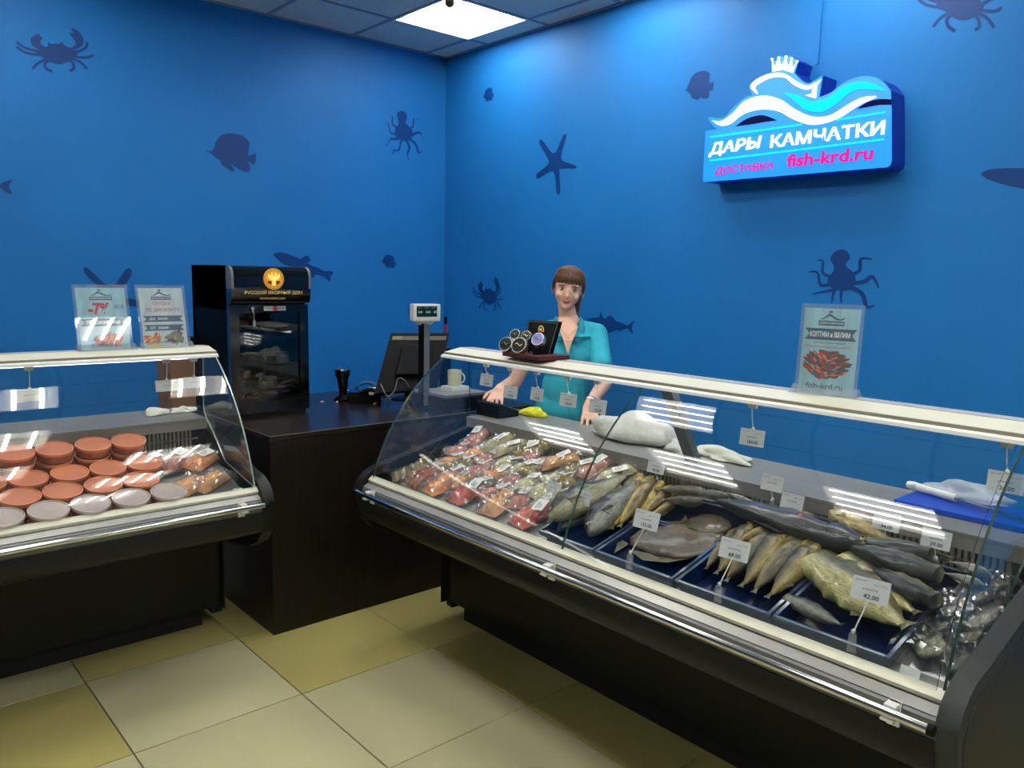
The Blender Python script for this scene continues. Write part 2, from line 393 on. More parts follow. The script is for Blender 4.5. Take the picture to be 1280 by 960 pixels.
OCT_L = [(bez([(280, 262), (325, 285), (325, 370), (390, 425)]), [7]*4+[20]*4+[24]*4+[40]), (bez([(215, 350), (270, 375), (305, 490), (400, 505)]), [5]*4+[16]*4+[24]*4+[40]),
         (bez([(245, 668), (300, 575), (360, 575), (430, 555)]), [12]*4+[26]*4+[34]*4+[40]), (bez([(335, 768), (345, 725), (410, 720), (430, 640), (460, 560)]), [24]*4+[22]*4+[26]*4+[26]*4+[40]),
         (bez([(540, 852), (525, 765), (552, 690), (510, 580)]), [12]*4+[26]*4+[34]*4+[40]), (bez([(722, 738), (670, 750), (640, 650), (560, 575)]), [16]*4+[30]*4+[34]*4+[40]),
         (bez([(740, 595), (705, 500), (650, 490), (570, 530)]), [6]*4+[26]*4+[34]*4+[44]), (bez([(675, 318), (610, 310), (600, 400), (545, 440)]), [5]*4+[24]*4+[26]*4+[40])]
def octo(label, side, dst):
    f_ = mapper((215, 200, 740, 852), dst); k = (dst[2]-dst[0])/525
    decal('octopus_decal', label, side, [[f_(p_) for p_ in P_] for P_ in OCT_P], [([f_(p_) for p_ in P_], [x*k for x in (w_+[w_[-1]]*20)[:len(P_)]]) for P_, w_ in OCT_L])
octo('navy octopus silhouette on the left wall close to the room corner', 'L', (480.2, 138.8, 529.4, 199.9))
f_ = lambda p_: (1000+p_[0]/9.6, 300+p_[1]/9.6)
o_l = [(bez([(205, 245), (275, 255), (275, 400), (400, 440)]), 34), (bez([(105, 382), (210, 390), (250, 540), (400, 520)]), 36), (bez([(150, 650), (300, 615), (400, 600)]), 34), (bez([(380, 760), (390, 680), (420, 590)]), 34), (bez([(500, 760), (490, 680), (500, 590)]), 34),
       (bez([(890, 785), (800, 800), (740, 640), (580, 560)]), 52), (bez([(945, 578), (870, 440), (770, 500), (600, 520)]), 52), (bez([(862, 228), (730, 230), (710, 370), (560, 430)]), 44)]
decal('octopus_decal', 'large navy octopus silhouette on the right wall behind the poster stand', 'R',
      [[f_(p_) for p_ in bezc([(365, 230), (410, 145), (490, 115), (560, 130), (602, 210), (545, 300), (620, 370), (665, 440), (650, 540), (580, 600), (420, 600), (340, 530), (335, 460), (400, 370), (400, 300)], 3)]],
      [([f_(p_) for p_ in P_], [w_/9.6*min(1, .35+.12*k) for k in range(len(P_))]) for P_, w_ in o_l])
BF_P = [bezc([(270, 518), (360, 520), (400, 490), (425, 400), (500, 310), (620, 283), (760, 310), (860, 385), (868, 470), (855, 580), (850, 660), (885, 740), (865, 800), (790, 790), (700, 740), (640, 700), (500, 660), (360, 550)], 3),
        [(840, 590), (958, 548), (960, 640), (930, 712), (850, 650)], bezc([(495, 660), (600, 690), (640, 720), (670, 790), (620, 785), (560, 740), (505, 705)], 3)]
f_ = lambda p_: (230+p_[0]/10.667, 140+p_[1]/10.667)
decal('butterflyfish_decal', 'navy round-bodied fish silhouette in the middle of the left wall', 'L', [[f_(p_) for p_ in P_] for P_ in BF_P])
BF2 = [bezc([(175, 605), (240, 575), (300, 440), (340, 350), (430, 280), (540, 250), (620, 275), (645, 310), (632, 430), (635, 640), (610, 715), (530, 720), (470, 690), (460, 750), (400, 745), (335, 715), (320, 660), (240, 600)], 3),
       [(620, 475), (660, 465), (718, 430), (690, 590), (630, 580)]]
f_ = lambda p_: (840+p_[0]/13.71, 70+p_[1]/13.71)
decal('butterflyfish_decal', 'navy round-bodied fish silhouette just left of the lit shop sign', 'R', [[f_(p_) for p_ in P_] for P_ in BF2])
g_ = mapper((175, 250, 718, 750), (602.5, 109.5, 617.5, 127))
decal('butterflyfish_decal', 'tiny navy fish silhouette high on the right wall by the corner', 'R', [[g_(p_) for p_ in P_] for P_ in BF2])
g_ = mapper((270, 283, 960, 800), (475, 318.5, 495.5, 335.5))
decal('butterflyfish_decal', 'tiny navy fish silhouette on the left wall right of the black fridge', 'L', [[g_(p_) for p_ in P_] for P_ in BF_P])
f_ = lambda p_: (650+p_[0]/9.6, 150+p_[1]/9.6)
ST = bezc([(232, 245), (270, 245), (370, 378), (430, 380), (510, 200), (535, 175), (558, 195), (490, 455), (600, 520), (672, 550), (668, 582), (590, 580), (490, 590), (470, 620), (482, 870), (438, 875), (425, 700), (380, 615), (230, 700), (195, 690), (205, 640), (330, 540), (335, 470), (240, 300)], 3)
decal('starfish_decal', 'navy starfish silhouette on the right wall above the shop assistant', 'R', [[f_(p_) for p_ in ST]])
f_ = lambda p_: (90+p_[0]/6.4, 300+p_[1]/6.4)
decal('starfish_decal', 'large navy starfish silhouette on the left wall behind the two poster stands', 'L',
      [[f_(p_) for p_ in bezc([(92, 235), (115, 218), (200, 290), (265, 350), (350, 350), (425, 235), (475, 235), (475, 280), (410, 400), (400, 450), (480, 470), (580, 490), (572, 540), (500, 535), (400, 520), (350, 560), (330, 700), (290, 700), (280, 560), (150, 600), (120, 560), (230, 460), (240, 400), (130, 300)], 2)]])
f_ = lambda p_: (330+p_[0]/7.53, 300+p_[1]/7.53)
decal('salmon_decal', 'navy long-bodied fish silhouette on the left wall behind the black fridge', 'L',
      [[f_(p_) for p_ in bezc([(92, 128), (180, 120), (290, 155), (345, 178), (380, 150), (420, 155), (437, 195), (410, 215), (460, 245), (510, 262), (560, 290), (655, 298), (628, 340), (622, 390), (560, 350), (490, 325), (470, 355), (430, 345), (350, 270), (200, 235), (120, 175)], 3)]])
f_ = lambda p_: (740+p_[0]/18.29, 380+p_[1]/18.29)
decal('tuna_decal', 'navy fish silhouette on the right wall beside the shop assistant', 'R',
      [[f_(p_) for p_ in bezc([(-250, 480), (-60, 330), (150, 300), (175, 240), (210, 150), (215, 230), (285, 345), (340, 300), (400, 272), (470, 300), (545, 400), (600, 405), (700, 445), (810, 485), (900, 420), (985, 380), (920, 480), (915, 590), (940, 665), (870, 640), (815, 560), (700, 590), (620, 620), (560, 590), (380, 665), (250, 640), (-100, 580)], 2)]])
f_ = lambda p_: (1200+p_[0]/16, 190+p_[1]/16)
decal('whale_decal', 'navy whale silhouette cut off by the right edge of the view', 'R',
      [[f_(p_) for p_ in bezc([(425, 430), (560, 360), (800, 325), (1300, 320), (2200, 350), (2800, 300), (3100, 200), (3000, 420), (3150, 620), (2700, 520), (2000, 680), (1500, 760), (1200, 720), (850, 640), (600, 560), (480, 500)], 3)]])
f_ = lambda p_: (0+p_[0]/16, 200+p_[1]/16)
decal('fish_decal', 'navy fish silhouette on the left wall, only its tail in view', 'L',
      [[f_(p_) for p_ in [(-900, 520), (-800, 440), (-550, 380), (-250, 440), (0, 490), (90, 430), (255, 395), (190, 480), (180, 560), (250, 670), (190, 685), (80, 620), (0, 545), (-300, 620), (-600, 650)]]])

# ================================================================== LIT SIGN
DS = .13; SX = WX-DS
def sp_(p_, dx=0.0): return on(860+p_[0]/4.571, 50+p_[1]/4.571, 0, SX) - V((dx, 0, 0))
SIGNF = mat('sign_face', (15, 110, 235), .3, emit=1.0); SIGNS = mat('sign_side', (8, 40, 150), .4, emit=.12)
SWH = emitmat('sign_white', (255, 255, 255), 1.6); SCY = emitmat('sign_cyan', (20, 225, 255), 1.05); SPK = emitmat('sign_pink', (225, 35, 130), .85); SNV = mat('sign_navy', (1, 4, 60), .7, spec=.1)
c_ = sp_((640, 500))
sg = thing('shop_sign', 'backlit blue shop sign with white wave, crown and lettering on the right wall', 'sign', (WX, c_.y, c_.z))
base = [(92, 812), (88, 790), (103, 522), (175, 510)]+bez([(150, 495), (118, 442), (200, 447), (262, 385), (330, 328), (372, 315), (352, 275), (395, 222), (485, 185)], 3)+\
       [(480, 108), (500, 122), (530, 92), (560, 96), (585, 92), (632, 122), (612, 188)]+bez([(612, 190), (660, 238), (700, 245), (772, 203)], 3)+[(752, 328)]+bez([(752, 328), (820, 300), (880, 252), (960, 216), (1040, 208), (1110, 232), (1160, 290)], 3)+[(1165, 400), (1165, 690)]+bez([(1165, 690), (1155, 718), (1130, 728)], 3)
mb = MB().prism([sp_(p_) for p_ in base], (DS, 0, 0)); mb.build('side_housing', SIGNS, sg)
MB().prism([sp_(p_, .004) for p_ in base], (.004, 0, 0)).build('face', SIGNF, sg)
def strokes(mb, pairs, dx):             # filled shape between an upper and lower curve
    up, lo = pairs; up = bez(up, 5); lo = bez(lo, 5); mb.prism([sp_(p_, dx) for p_ in up+lo[::-1]], (.003, 0, 0))
mw = MB()
strokes(mw, ([(142, 462), (200, 462), (260, 420), (330, 350), (430, 320), (530, 340), (620, 400), (720, 440), (820, 430), (920, 370), (1000, 330), (1078, 322)],
             [(142, 462), (190, 490), (250, 478), (320, 425), (420, 398), (520, 408), (600, 450), (690, 483), (780, 478), (880, 440), (980, 375), (1078, 330)]), .009)
mw.build('white_wave', SWH, sg, fix=False)
mw = MB(); strokes(mw, ([(552, 305), (620, 315), (700, 352), (790, 340), (880, 275), (960, 245), (1040, 245), (1135, 288)],
                        [(552, 307), (610, 345), (680, 400), (770, 410), (850, 365), (930, 300), (1010, 280), (1135, 290)]), .009)
mw.build('cyan_wave', SCY, sg, fix=False)
mw = MB(); strokes(mw, ([(402, 312), (362, 268), (400, 225), (480, 192), (560, 195), (620, 235), (690, 262), (768, 225)],
                        [(402, 300), (388, 272), (420, 245), (490, 215), (560, 218), (610, 258), (680, 285), (735, 262)]), .009)
mw.prism([sp_(p_, .009) for p_ in [(768, 225), (742, 262), (735, 335), (676, 318), (712, 308), (716, 270)]], (.003, 0, 0))
mw.build('ship_outline', SWH, sg, fix=False)
mw = MB(); mw.prism([sp_(p_, .009) for p_ in [(486, 112), (500, 158), (522, 102), (538, 152), (565, 98), (574, 158), (598, 106), (602, 166), (628, 124), (602, 190), (550, 172), (486, 182)]], (.003, 0, 0))
for q in [(486, 112), (524, 104), (566, 98), (598, 108), (628, 124)]:
    mw.prism([sp_((q[0]+8*math.cos(k*math.pi/4), q[1]+8*math.sin(k*math.pi/4)), .0095) for k in range(8)], (.003, 0, 0))
mw.build('crown', SWH, sg, fix=False)
mw = MB(); strokes(mw, ([(272, 495), (340, 450), (430, 430), (515, 460)], [(272, 495), (370, 482), (440, 470), (515, 460)]), .006)
strokes(mw, ([(968, 395), (1030, 355), (1100, 338), (1165, 340)], [(968, 395), (1040, 382), (1100, 372), (1165, 372)]), .006)
mw.build('dark_fold', SNV, sg, fix=False, kind='stuff')
mw = MB()
for A_, B_ in (((132, 556), (655, 484)), ((850, 458), (1130, 414)), ((128, 690), (1124, 568))):
    mw.prism([sp_(p_, .007) for p_ in [(A_[0], A_[1]-5), (B_[0], B_[1]-5), (B_[0], B_[1]+5), (A_[0], A_[1]+5)]], (.002, 0, 0))
mw.build('cyan_line', SCY, sg, fix=False)
def signword(t, bl, br, tl, m_, name, bold):
    o_, x_, y_ = sp_(bl, .009), sp_(br, .009), sp_(tl, .009); mb = MB(); write(mb, t, o_, x_-o_, y_-o_, bold); mb.build(name, m_, sg, fix=False)
signword('ДАРЫ', (122, 672), (408, 632), (140, 590), SWH, 'lettering', .03)
signword('КАМЧАТКИ', (474, 618), (1126, 540), (480, 545), SWH, 'lettering', .03)
signword('ДОСТАВКА', (155, 778), (492, 745), (165, 728), SPK, 'lettering', .035)
signword('fish-krd.ru', (566, 730), (1060, 685), (575, 655), SPK, 'lettering', .035)

# ================================================================== DISPLAY CASES
PC = [1.4331032, 1.3991783, 1.0811929, 0.6892815, 1.8290409]
def prof(z):
    x = z-1; return (((PC[0]*x+PC[1])*x+PC[2])*x+PC[3])*x+PC[4]
def make_case(side, v0, v1, label, base_u, name):
    if side == 'R': Wd = lambda u, v, z: V((u, v, z))
    else: Wd = lambda u, v, z: V((v, u+OFF, z))
    root = thing(name, label, 'display case', Wd(2.3, (v0+v1)/2, 0))
    def sweep(nm, prf, m_, a=v0, b=v1, **k):
        d = Wd(0, b, 0)-Wd(0, a, 0); return MB().prism([Wd(u, a, z) for u, z in prf], d).build(nm, m_, root, **k)
    def bx(mb, u0, u1, a, b, z0, z1):
        return mb.prism([Wd(u0, a, z0), Wd(u1, a, z0), Wd(u1, a, z1), Wd(u0, a, z1)], Wd(0, b, 0)-Wd(0, a, 0))
    sweep('body', [(base_u, .09), (base_u, .44), (1.90, .50), (1.74, .575), (1.74, .665), (2.22, .775), (2.26, .925), (2.53, .925), (2.53, .09)], BLACKP)
    sweep('plinth', [(base_u+.05, 0), (base_u+.05, .09), (2.48, .09), (2.48, 0)], DARKV, v0+.03, v1-.03)
    sweep('bumper', [(1.672, .66), (1.664, .63), (1.668, .60), (1.682, .578), (1.72, .565), (1.76, .556), (1.76, .575), (1.74, .66)], BUMP, smooth=True, angle=50)
    sweep('front_rail', [(1.70, .722), (1.676, .709), (1.670, .703), (1.668, .668), (1.675, .658), (1.74, .658), (1.74, .70)], ALU)
    sweep('rail_rib', [(1.7, .7225), (1.676, .7095), (1.674, .712), (1.699, .7255)], ALUL)
    sweep('glass_holder', [(1.702, .728), (1.699, .738), (1.716, .752), (1.722, .752), (1.722, .744), (1.74, .735), (1.78, .695), (1.78, .685), (1.745, .70)], CREAM)
    sweep('display_deck', [(1.745, .72), (1.78, .69), (2.20, .799), (2.235, .80), (2.235, .795), (2.20, .785), (1.78, .675)], DECKM)
    sweep('back_panel', [(2.225, .80), (2.225, .93), (2.26, .93), (2.26, .80)], DARKV)
    g = MB(); n = int((v1-v0)/.0165)
    for k in range(n):
        a = v0+.05+k*.0165
        if a > v1-.07: break
        bx(g, 2.214, 2.226, a, a+.0095, .825, .905)
    bx(g, 2.214, 2.226, v0+.04, v1-.04, .862, .868)
    g.build('air_grille', SLAT, root, kind='stuff')
    sweep('grille_frame', [(2.212, .905), (2.212, .945), (2.228, .945), (2.228, .905)], STEEL)
    sweep('worktop', [(2.21, .942), (2.21, .95), (2.545, .95), (2.545, .925), (2.23, .925)], STEEL)
    sweep('canopy', [(2.085, 1.250), (2.17, 1.2655), (2.245, 1.262), (2.245, 1.240), (2.09, 1.238)], CREAM)
    sweep('canopy_back_strip', [(2.168, 1.2665), (2.246, 1.2635), (2.248, 1.236), (2.245, 1.2615), (2.17, 1.265)], CREAMG)
    sweep('canopy_groove', [(2.083, 1.249), (2.079, 1.241), (2.095, 1.2385), (2.10, 1.246)], GROOVE)
    sweep('canopy_lip', [(2.079, 1.241), (2.066, 1.236), (2.064, 1.227), (2.10, 1.226), (2.245, 1.236), (2.245, 1.24), (2.10, 1.2385)], WHITE)
    # unseen lamp added under the canopy to light the goods
    lt = emitmat('canopy_tube_'+side, (255, 252, 240), CANOPY_POWER)
    mb = MB(); mb.tube([Wd(2.20, v0+.08, 1.222), Wd(2.20, v1-.08, 1.222)], .011, 10); mb.build('canopy_lamp', lt, root, smooth=True)
    # curved front panes
    joints = [v0+.02, (v0+v1)/2, v1-.02]
    for a, b in zip(joints, joints[1:]):
        a += .002; b -= .002; mb = MB(); zs = [.748+(1.238-.748)*i/16 for i in range(17)]; o_ = .0035
        vs = []
        for e in (0, 1):
            for v in (a, b):
                for z in zs: vs.append(Wd(prof(z)+(.006 if e else 0), v, z))
        K = 17; fs = []
        for e in (0, 1): fs += [(e*2*K+i, e*2*K+i+1, e*2*K+K+i+1, e*2*K+K+i) for i in range(K-1)]
        mb.add(vs, fs); mb.mi = 1
        mb.add(vs, [(i, i+1, 2*K+i+1, 2*K+i) for i in range(K-1)]+[(K+i, K+i+1, 3*K+i+1, 3*K+i) for i in range(K-1)])
        mb.build('front_glass', [GLASS, GEDGE], root, smooth=True, angle=50)
    # end panes
    for v in (v0+.006, v1-.012):
        zs = [.75+(1.236-.75)*i/12 for i in range(13)]
        P_ = [(prof(z)+.008, z) for z in zs]+[(2.19, 1.236), (2.215, 1.21), (2.225, .99), (2.20, .955), (2.12, .90), (2.0, .80)]
        mb = MB(); n = len(P_); A_ = [Wd(u, v, z) for u, z in P_]; B_ = [Wd(u, v+.006, z) for u, z in P_]
        mb.add(A_+B_, [tuple(range(n)), tuple(range(2*n-1, n-1, -1))]); mb.mi = 1; mb.add(A_+B_, [(i, (i+1) % n, n+(i+1) % n, n+i) for i in range(n)])
        mb.build('end_glass', [GLASS, mat('glass_edge_'+side, (44, 66, 58) if side == 'R' else (150, 165, 158), .15, coat=1)], root)
    # end panels
    P_ = [(1.668, .64), (1.655, .70), (1.672, .74), (1.70, .765), (1.74, .785), (1.82, .80), (2.23, .90), (2.25, .95), (2.55, .95), (2.55, .06), (base_u+.002, .06), (base_u+.002, .42), (1.95, .455), (1.80, .49), (1.72, .53), (1.675, .58)]
    for a, b in ((v0-.045, v0+.002), (v1-.002, v1+.045)):
        e_ = MB().prism([Wd(u, a, z) for u, z in P_], Wd(0, b, 0)-Wd(0, a, 0)).build('end_panel', ENDP if (side == 'R' and a < v0) else mat('black_end_panel', (16, 18, 17), .45, spec=.3), root, bevel=.008, smooth=True)
        aa = a-.002 if a < v0 else b; P2 = [(u+(.03 if u < 2 else -.03), z-.035 if z > .6 else z+.02) for u, z in P_]
        MB().prism([Wd(u, aa, z) for u, z in P2], Wd(0, .002, 0)-Wd(0, 0, 0)).build('panel_inset', ENDP2, e_ if False else root)
    # bumper tube on brackets
    MB().tube([Wd(1.638, v0-.0, .698), Wd(1.638, v1, .698)], .0105, 14).build('bumper_tube', CHROME, root, smooth=True)
    for v in (v0, v1): MB().tube([Wd(1.638, v-.006, .698), Wd(1.638, v+.006, .698)], .0122, 14).build('tube_cap', BLKM, root, smooth=True)
    for v in (v0+.085, (v0+v1)/2, v1-.085):
        mb = MB(); bx(mb, 1.628, 1.672, v-.013, v+.013, .682, .687); bx(mb, 1.640, 1.676, v-.012, v+.012, .706, .713); bx(mb, 1.664, 1.672, v-.013, v+.013, .66, .713)
        mb.build('tube_bracket', WHITE, root)
    # sloping posts carrying the canopy
    for v in ((v0+v1)/2-.06, v0+.32, v1-.25):
        mb = MB(); mb.add([Wd(2.13, v, 1.235), Wd(2.13, v+.045, 1.235), Wd(2.165, v+.045, 1.235), Wd(2.165, v, 1.235), Wd(2.30, v, .95), Wd(2.30, v+.045, .95), Wd(2.335, v+.045, .95), Wd(2.335, v, .95)],
                          [(0, 1, 2, 3), (4, 5, 6, 7), (0, 1, 5, 4), (1, 2, 6, 5), (2, 3, 7, 6), (3, 0, 4, 7)])
        if v == (v0+v1)/2-.06: mb.build('canopy_post', GREYP, root)
    return root, Wd
caseR, WR_ = make_case('R', .555, 2.80, 'long dark curved-glass display case with trays of fish along the right wall', 2.14, 'refrigerated_display_case')
caseL, WL_ = make_case('L', -.97, 1.27, 'dark curved-glass display case with tubs of caviar in front of the left wall', 2.22, 'refrigerated_display_case')

# ================================================================== CASH DESK
dk = thing('cash_desk', 'dark wenge cash desk between the two display cases', 'desk', (2.05, 3.6, 0))
dx0, dx1, dy0, dy1 = 1.437, 2.95, 3.158, 4.16
MB().box(dx0, dx1, dy0, dy1, DESK-.025, DESK).build('desk_top', WOODT, dk, bevel=.0015)
MB().box(dx0+.004, dx1-.01, dy0+.004, dy0+.024, 0, DESK-.025).build('front_panel', WOOD, dk)
MB().box(dx0+.004, dx0+.024, dy0+.024, dy1-.02, 0, DESK-.025).build('side_panel', WOOD, dk)
MB().box(dx1-.03, dx1-.01, dy0+.024, dy1-.02, 0, DESK-.025).build('side_panel', WOOD, dk)
MB().box(dx0-.001, dx1, dy0-.0015, dy0, DESK-.003, DESK+.0005).box(dx0-.0015, dx0, dy0, dy1, DESK-.003, DESK+.0005).build('worn_edge', EDGEW, dk)

# ================================================================== MINI FRIDGE
fx0, fx1, fy0, fy1 = 1.462, 1.855, 3.61, 4.07
fg = thing('counter_fridge', 'black countertop fridge with gold emblem and glass door on the cash desk', 'fridge', ((fx0+fx1)/2, (fy0+fy1)/2, DESK))
m = MB(); t_ = .03; z0, z1 = DESK+.012, 1.605
m.box(fx0, fx0+t_, fy0+.03, fy1, z0, z1).box(fx1-t_, fx1, fy0+.03, fy1, z0, z1).box(fx0, fx1, fy1-t_, fy1, z0, z1).box(fx0, fx1, fy0+.03, fy1, z0, z0+.05).box(fx0, fx1, fy0+.03, fy1, 1.40, z1)
m.build('cabinet', BLK, fg)
hp = [(fy0+.03, 1.605), (fy0+.0, 1.602), (fy0-.022, 1.585), (fy0-.03, 1.555), (fy0-.03, 1.50), (fy0-.024, 1.455), (fy0-.012, 1.432), (fy0+.03, 1.428)]
MB().prism([(fx0, y, z) for y, z in hp], (fx1-fx0, 0, 0)).build('header', BLKG, fg, smooth=True, angle=35)
for a in (fx0-.001, fx1-.011): MB().prism([(a, y-.0015, z) for y, z in hp[:5]]+[(a, fy0+.03, 1.5)], (.012, 0, 0)).build('header_trim', GREYP, fg)
dr = MB(); dz0, dz1 = DESK+.02, 1.425
dr.box(fx0, fx0+.045, fy0, fy0+.03, dz0, dz1).box(fx1-.045, fx1, fy0, fy0+.03, dz0, dz1).box(fx0+.045, fx1-.045, fy0, fy0+.03, dz0, dz0+.075).box(fx0+.045, fx1-.045, fy0, fy0+.03, dz1-.04, dz1)
do = dr.build('door', BLKG, fg)
MB().box(fx0+.04, fx1-.04, fy0+.010, fy0+.016, dz0+.07, dz1-.035).build('door_glass', DOORG, fg)
MB().box(fx0+.02, fx1-.02, fy0+.0, fy0+.04, DESK, DESK+.02).box(fx0+.02, fx1-.02, fy1-.06, fy1-.02, DESK, DESK+.02).build('foot', BLKM, fg)
yy = fy0-.001
m = MB().box(fx0+.165, fx0+.275, yy-.001, yy, 1.396, 1.417); m.build('door_sticker', mat('grey_sticker', (170, 175, 170), .5), fg)
m = MB(); write(m, 'СКИДКА', (fx0+.17, yy-.002, 1.401), (.098, 0, 0), (0, 0, .011), .02); m.build('sticker_print', INK, fg, fix=False)
MB().lathe((fx0+.22, yy-.0025, 1.4065), [(.012, 0), (.012, .001)], 18, axis=Matrix.Rotation(math.pi/2, 3, 'X')).build('red_dot', RED, fg)
m = MB().lathe((fx0+.105, yy-.006, 1.407), [(.009, 0), (.009, .008)], 14, axis=Matrix.Rotation(math.pi/2, 3, 'X')); m.build('lock', CHROME, fg, smooth=True)
m = MB().tube([(fx0+.105, yy-.008, 1.40), (fx0+.11, yy-.012, 1.385), (fx0+.112, yy-.01, 1.35)], .0022, 6).box(fx0+.106, fx0+.118, yy-.012, yy-.008, 1.325, 1.352); m.build('key', SILV, fg)
ex, ez, ey = (fx0+fx1)/2+.005, 1.546, fy0-.033
rx = Matrix.Rotation(math.pi/2, 3, 'X')
MB().lathe((ex, ey, ez), [(.050, 0), (.050, .003)], 36, axis=rx).build('emblem_disc', mat('emblem_gold', (225, 160, 50), .35, .3, emit=.25), fg)
m = MB()
for r0, r1, dd in ((.0465, .044, .0036), (.038, .0365, .0036)):
    n = 36; vs = [(ex+r*math.cos(2*math.pi*k/n), ey-dd, ez+r*math.sin(2*math.pi*k/n)) for r in (r0, r1) for k in range(n)]
    m.add(vs, [(k, (k+1) % n, n+(k+1) % n, n+k) for k in range(n)])
m.build('emblem_ring', mat('emblem_dark', (90, 35, 10), .5), fg, fix=False)
m = MB()
for s_ in (-1, 1):
    m.poly([(ex+s_*a*1.22, ey-.0038, ez+b*1.22) for a, b in [(.010, -.024), (.026, -.014), (.022, -.006), (.014, -.010), (.010, -.004)]])
    m.poly([(ex+s_*a, ey-.0038, ez+b) for a, b in [(.012, .0), (.017, -.002), (.014, .006)]])
m.build('emblem_shade', mat('emblem_maroon', (95, 15, 12), .5), fg, fix=False)
m = MB()
for s_ in (-1, 1):
    m.poly([(ex+s_*a*1.22, ey-.0042, ez+b*1.22) for a, b in [(0, -.026), (.007, -.024), (.006, -.008), (.020, .002), (.026, .014), (.021, .020), (.012, .010), (.010, .022), (.005, .027), (.003, .012), (0, .008)]])
m.build('emblem_bird', mat('emblem_light', (250, 215, 110), .35, emit=.3), fg, fix=False)
m = MB(); write(m, 'РУССКИЙ ИКОРНЫЙ ДОМ', (fx0+.062, fy0-.0318, 1.472), (.285, 0, 0), (0, .0015, .022), .0)
m.build('lettering', GOLDL, fg, fix=False)
m = MB(); write(m, 'WWW.CVETM.COM', (fx0+.135, fy0-.029, 1.450), (.125, 0, 0), (0, 0, .009), .0); m.build('lettering', GOLDL, fg, fix=False)
for z in (1.02, 1.14, 1.27):
    MB().box(fx0+.03, fx1-.03, fy0+.05, fy1-.03, z-.004, z).build('shelf', PLAST, fg)
def jar_proto(nm, lidm, bodym, label, cat, group):
    t = thing(nm, label, cat, (0, 0, 0), group)
    MB().lathe((0, 0, 0), [(.026, 0), (.030, .003), (.030, .030), (.027, .034)], 18).build('body', bodym, t, smooth=True)
    MB().lathe((0, 0, 0), [(.031, .031), (.032, .034), (.032, .043), (.029, .045)], 18).build('lid', lidm, t, smooth=True); return t
GLJ = mat('dark_glass_jar', (60, 20, 10), .1, coat=1); LIDG = mat('green_lid', (60, 80, 50), .35, .4); LIDY = mat('yellow_lid', (190, 185, 60), .4)
shz = [(DESK+.0625, 'bottom'), (1.02, 'second'), (1.14, 'third'), (1.27, 'top')]
j0 = None
ordn = ['first', 'second', 'third', 'fourth', 'fifth']
for z, sn in shz:
    for k in range(4):
        if sn == 'top' and k < 1: continue
        o = jar_proto('caviar_jar', SILV if k % 2 else LIDG, GLJ, '', 'jar', 'caviar jars inside the countertop fridge') if not j0 else copy_tree(j0)
        j0 = j0 or o
        o.location = (fx0+.075+k*.08, fy0+.11+.02*(k % 2), z)
        o['label'] = 'small dark caviar jar, %s from the left on the %s shelf of the fridge' % (ordn[k], sn)

# ================================================================== THINGS ON THE DESK
# scanner in stand
q = on(429, 500, 2, DESK); t = thing('barcode_scanner', 'black handheld scanner standing upright on the cash desk near the fridge', 'scanner', (q.x, q.y, DESK))
MB().lathe((q.x, q.y, DESK), [(.05, 0), (.05, .008), (.032, .02), (.022, .03)], 24).build('base', BLK, t, smooth=True)
MB().tube([(q.x, q.y, DESK+.025), (q.x, q.y, DESK+.06), (q.x-.003, q.y, DESK+.12)], [.021, .024, .032], 16).build('handle', BLKG, t, smooth=True)
MB().lathe((q.x-.003, q.y, DESK+.12), [(.032, 0), (.041, .02), (.044, .045), (.040, .052), (.034, .052)], 24).build('head', BLKG, t, smooth=True)
n = 24; MB().tube([(q.x-.003+.042*math.cos(a*math.pi/12), q.y+.042*math.sin(a*math.pi/12), DESK+.17) for a in range(25)], .0025, 6).build('head_ring', CHROME, t, smooth=True)
# card terminal / printer
q = on(456, 502, 2, DESK); t = thing('receipt_printer', 'small black receipt printer with a white paper roll on the cash desk', 'printer', (q.x, q.y, DESK))
T = Matrix.Translation(q) @ Matrix.Rotation(math.radians(-28), 4, 'Z')
MB().box(-.085, .085, -.06, .06, 0, .045, T).build('body', BLK, t, bevel=.006)
MB().box(-.08, .02, -.05, .05, .045, .06, T).build('cover', BLKG, t, bevel=.005)
MB().tube([T @ V((.018, -.03, .062)), T @ V((.078, -.03, .062))], .021, 18).build('paper_roll', PAPER, t, smooth=True)
MB().box(.02, .07, -.055, -.0545, .03, .062, T).build('paper_strip', PAPER, t)
for px, py, s_ in ((403, 503, .018), (421, 503, .012), (432, 489, .02)):
    q = on(px, py, 2, DESK); a = random.random()*3
    tag(MB().prism([(q.x+s_*math.cos(a+k*1.57)*(1 if k % 2 else .6), q.y+s_*math.sin(a+k*1.57)*(1 if k % 2 else .6), DESK+.001+.004*(k % 2)) for k in range(4)], (0, 0, .0012)).build('paper_scrap', PAPER),
        {403: 'torn white paper scrap on the cash desk right of the fridge', 421: 'tiny white paper scrap on the cash desk in front of the scanner', 432: 'white paper scrap at the back of the desk beside the scanner'}[px], 'paper scrap')
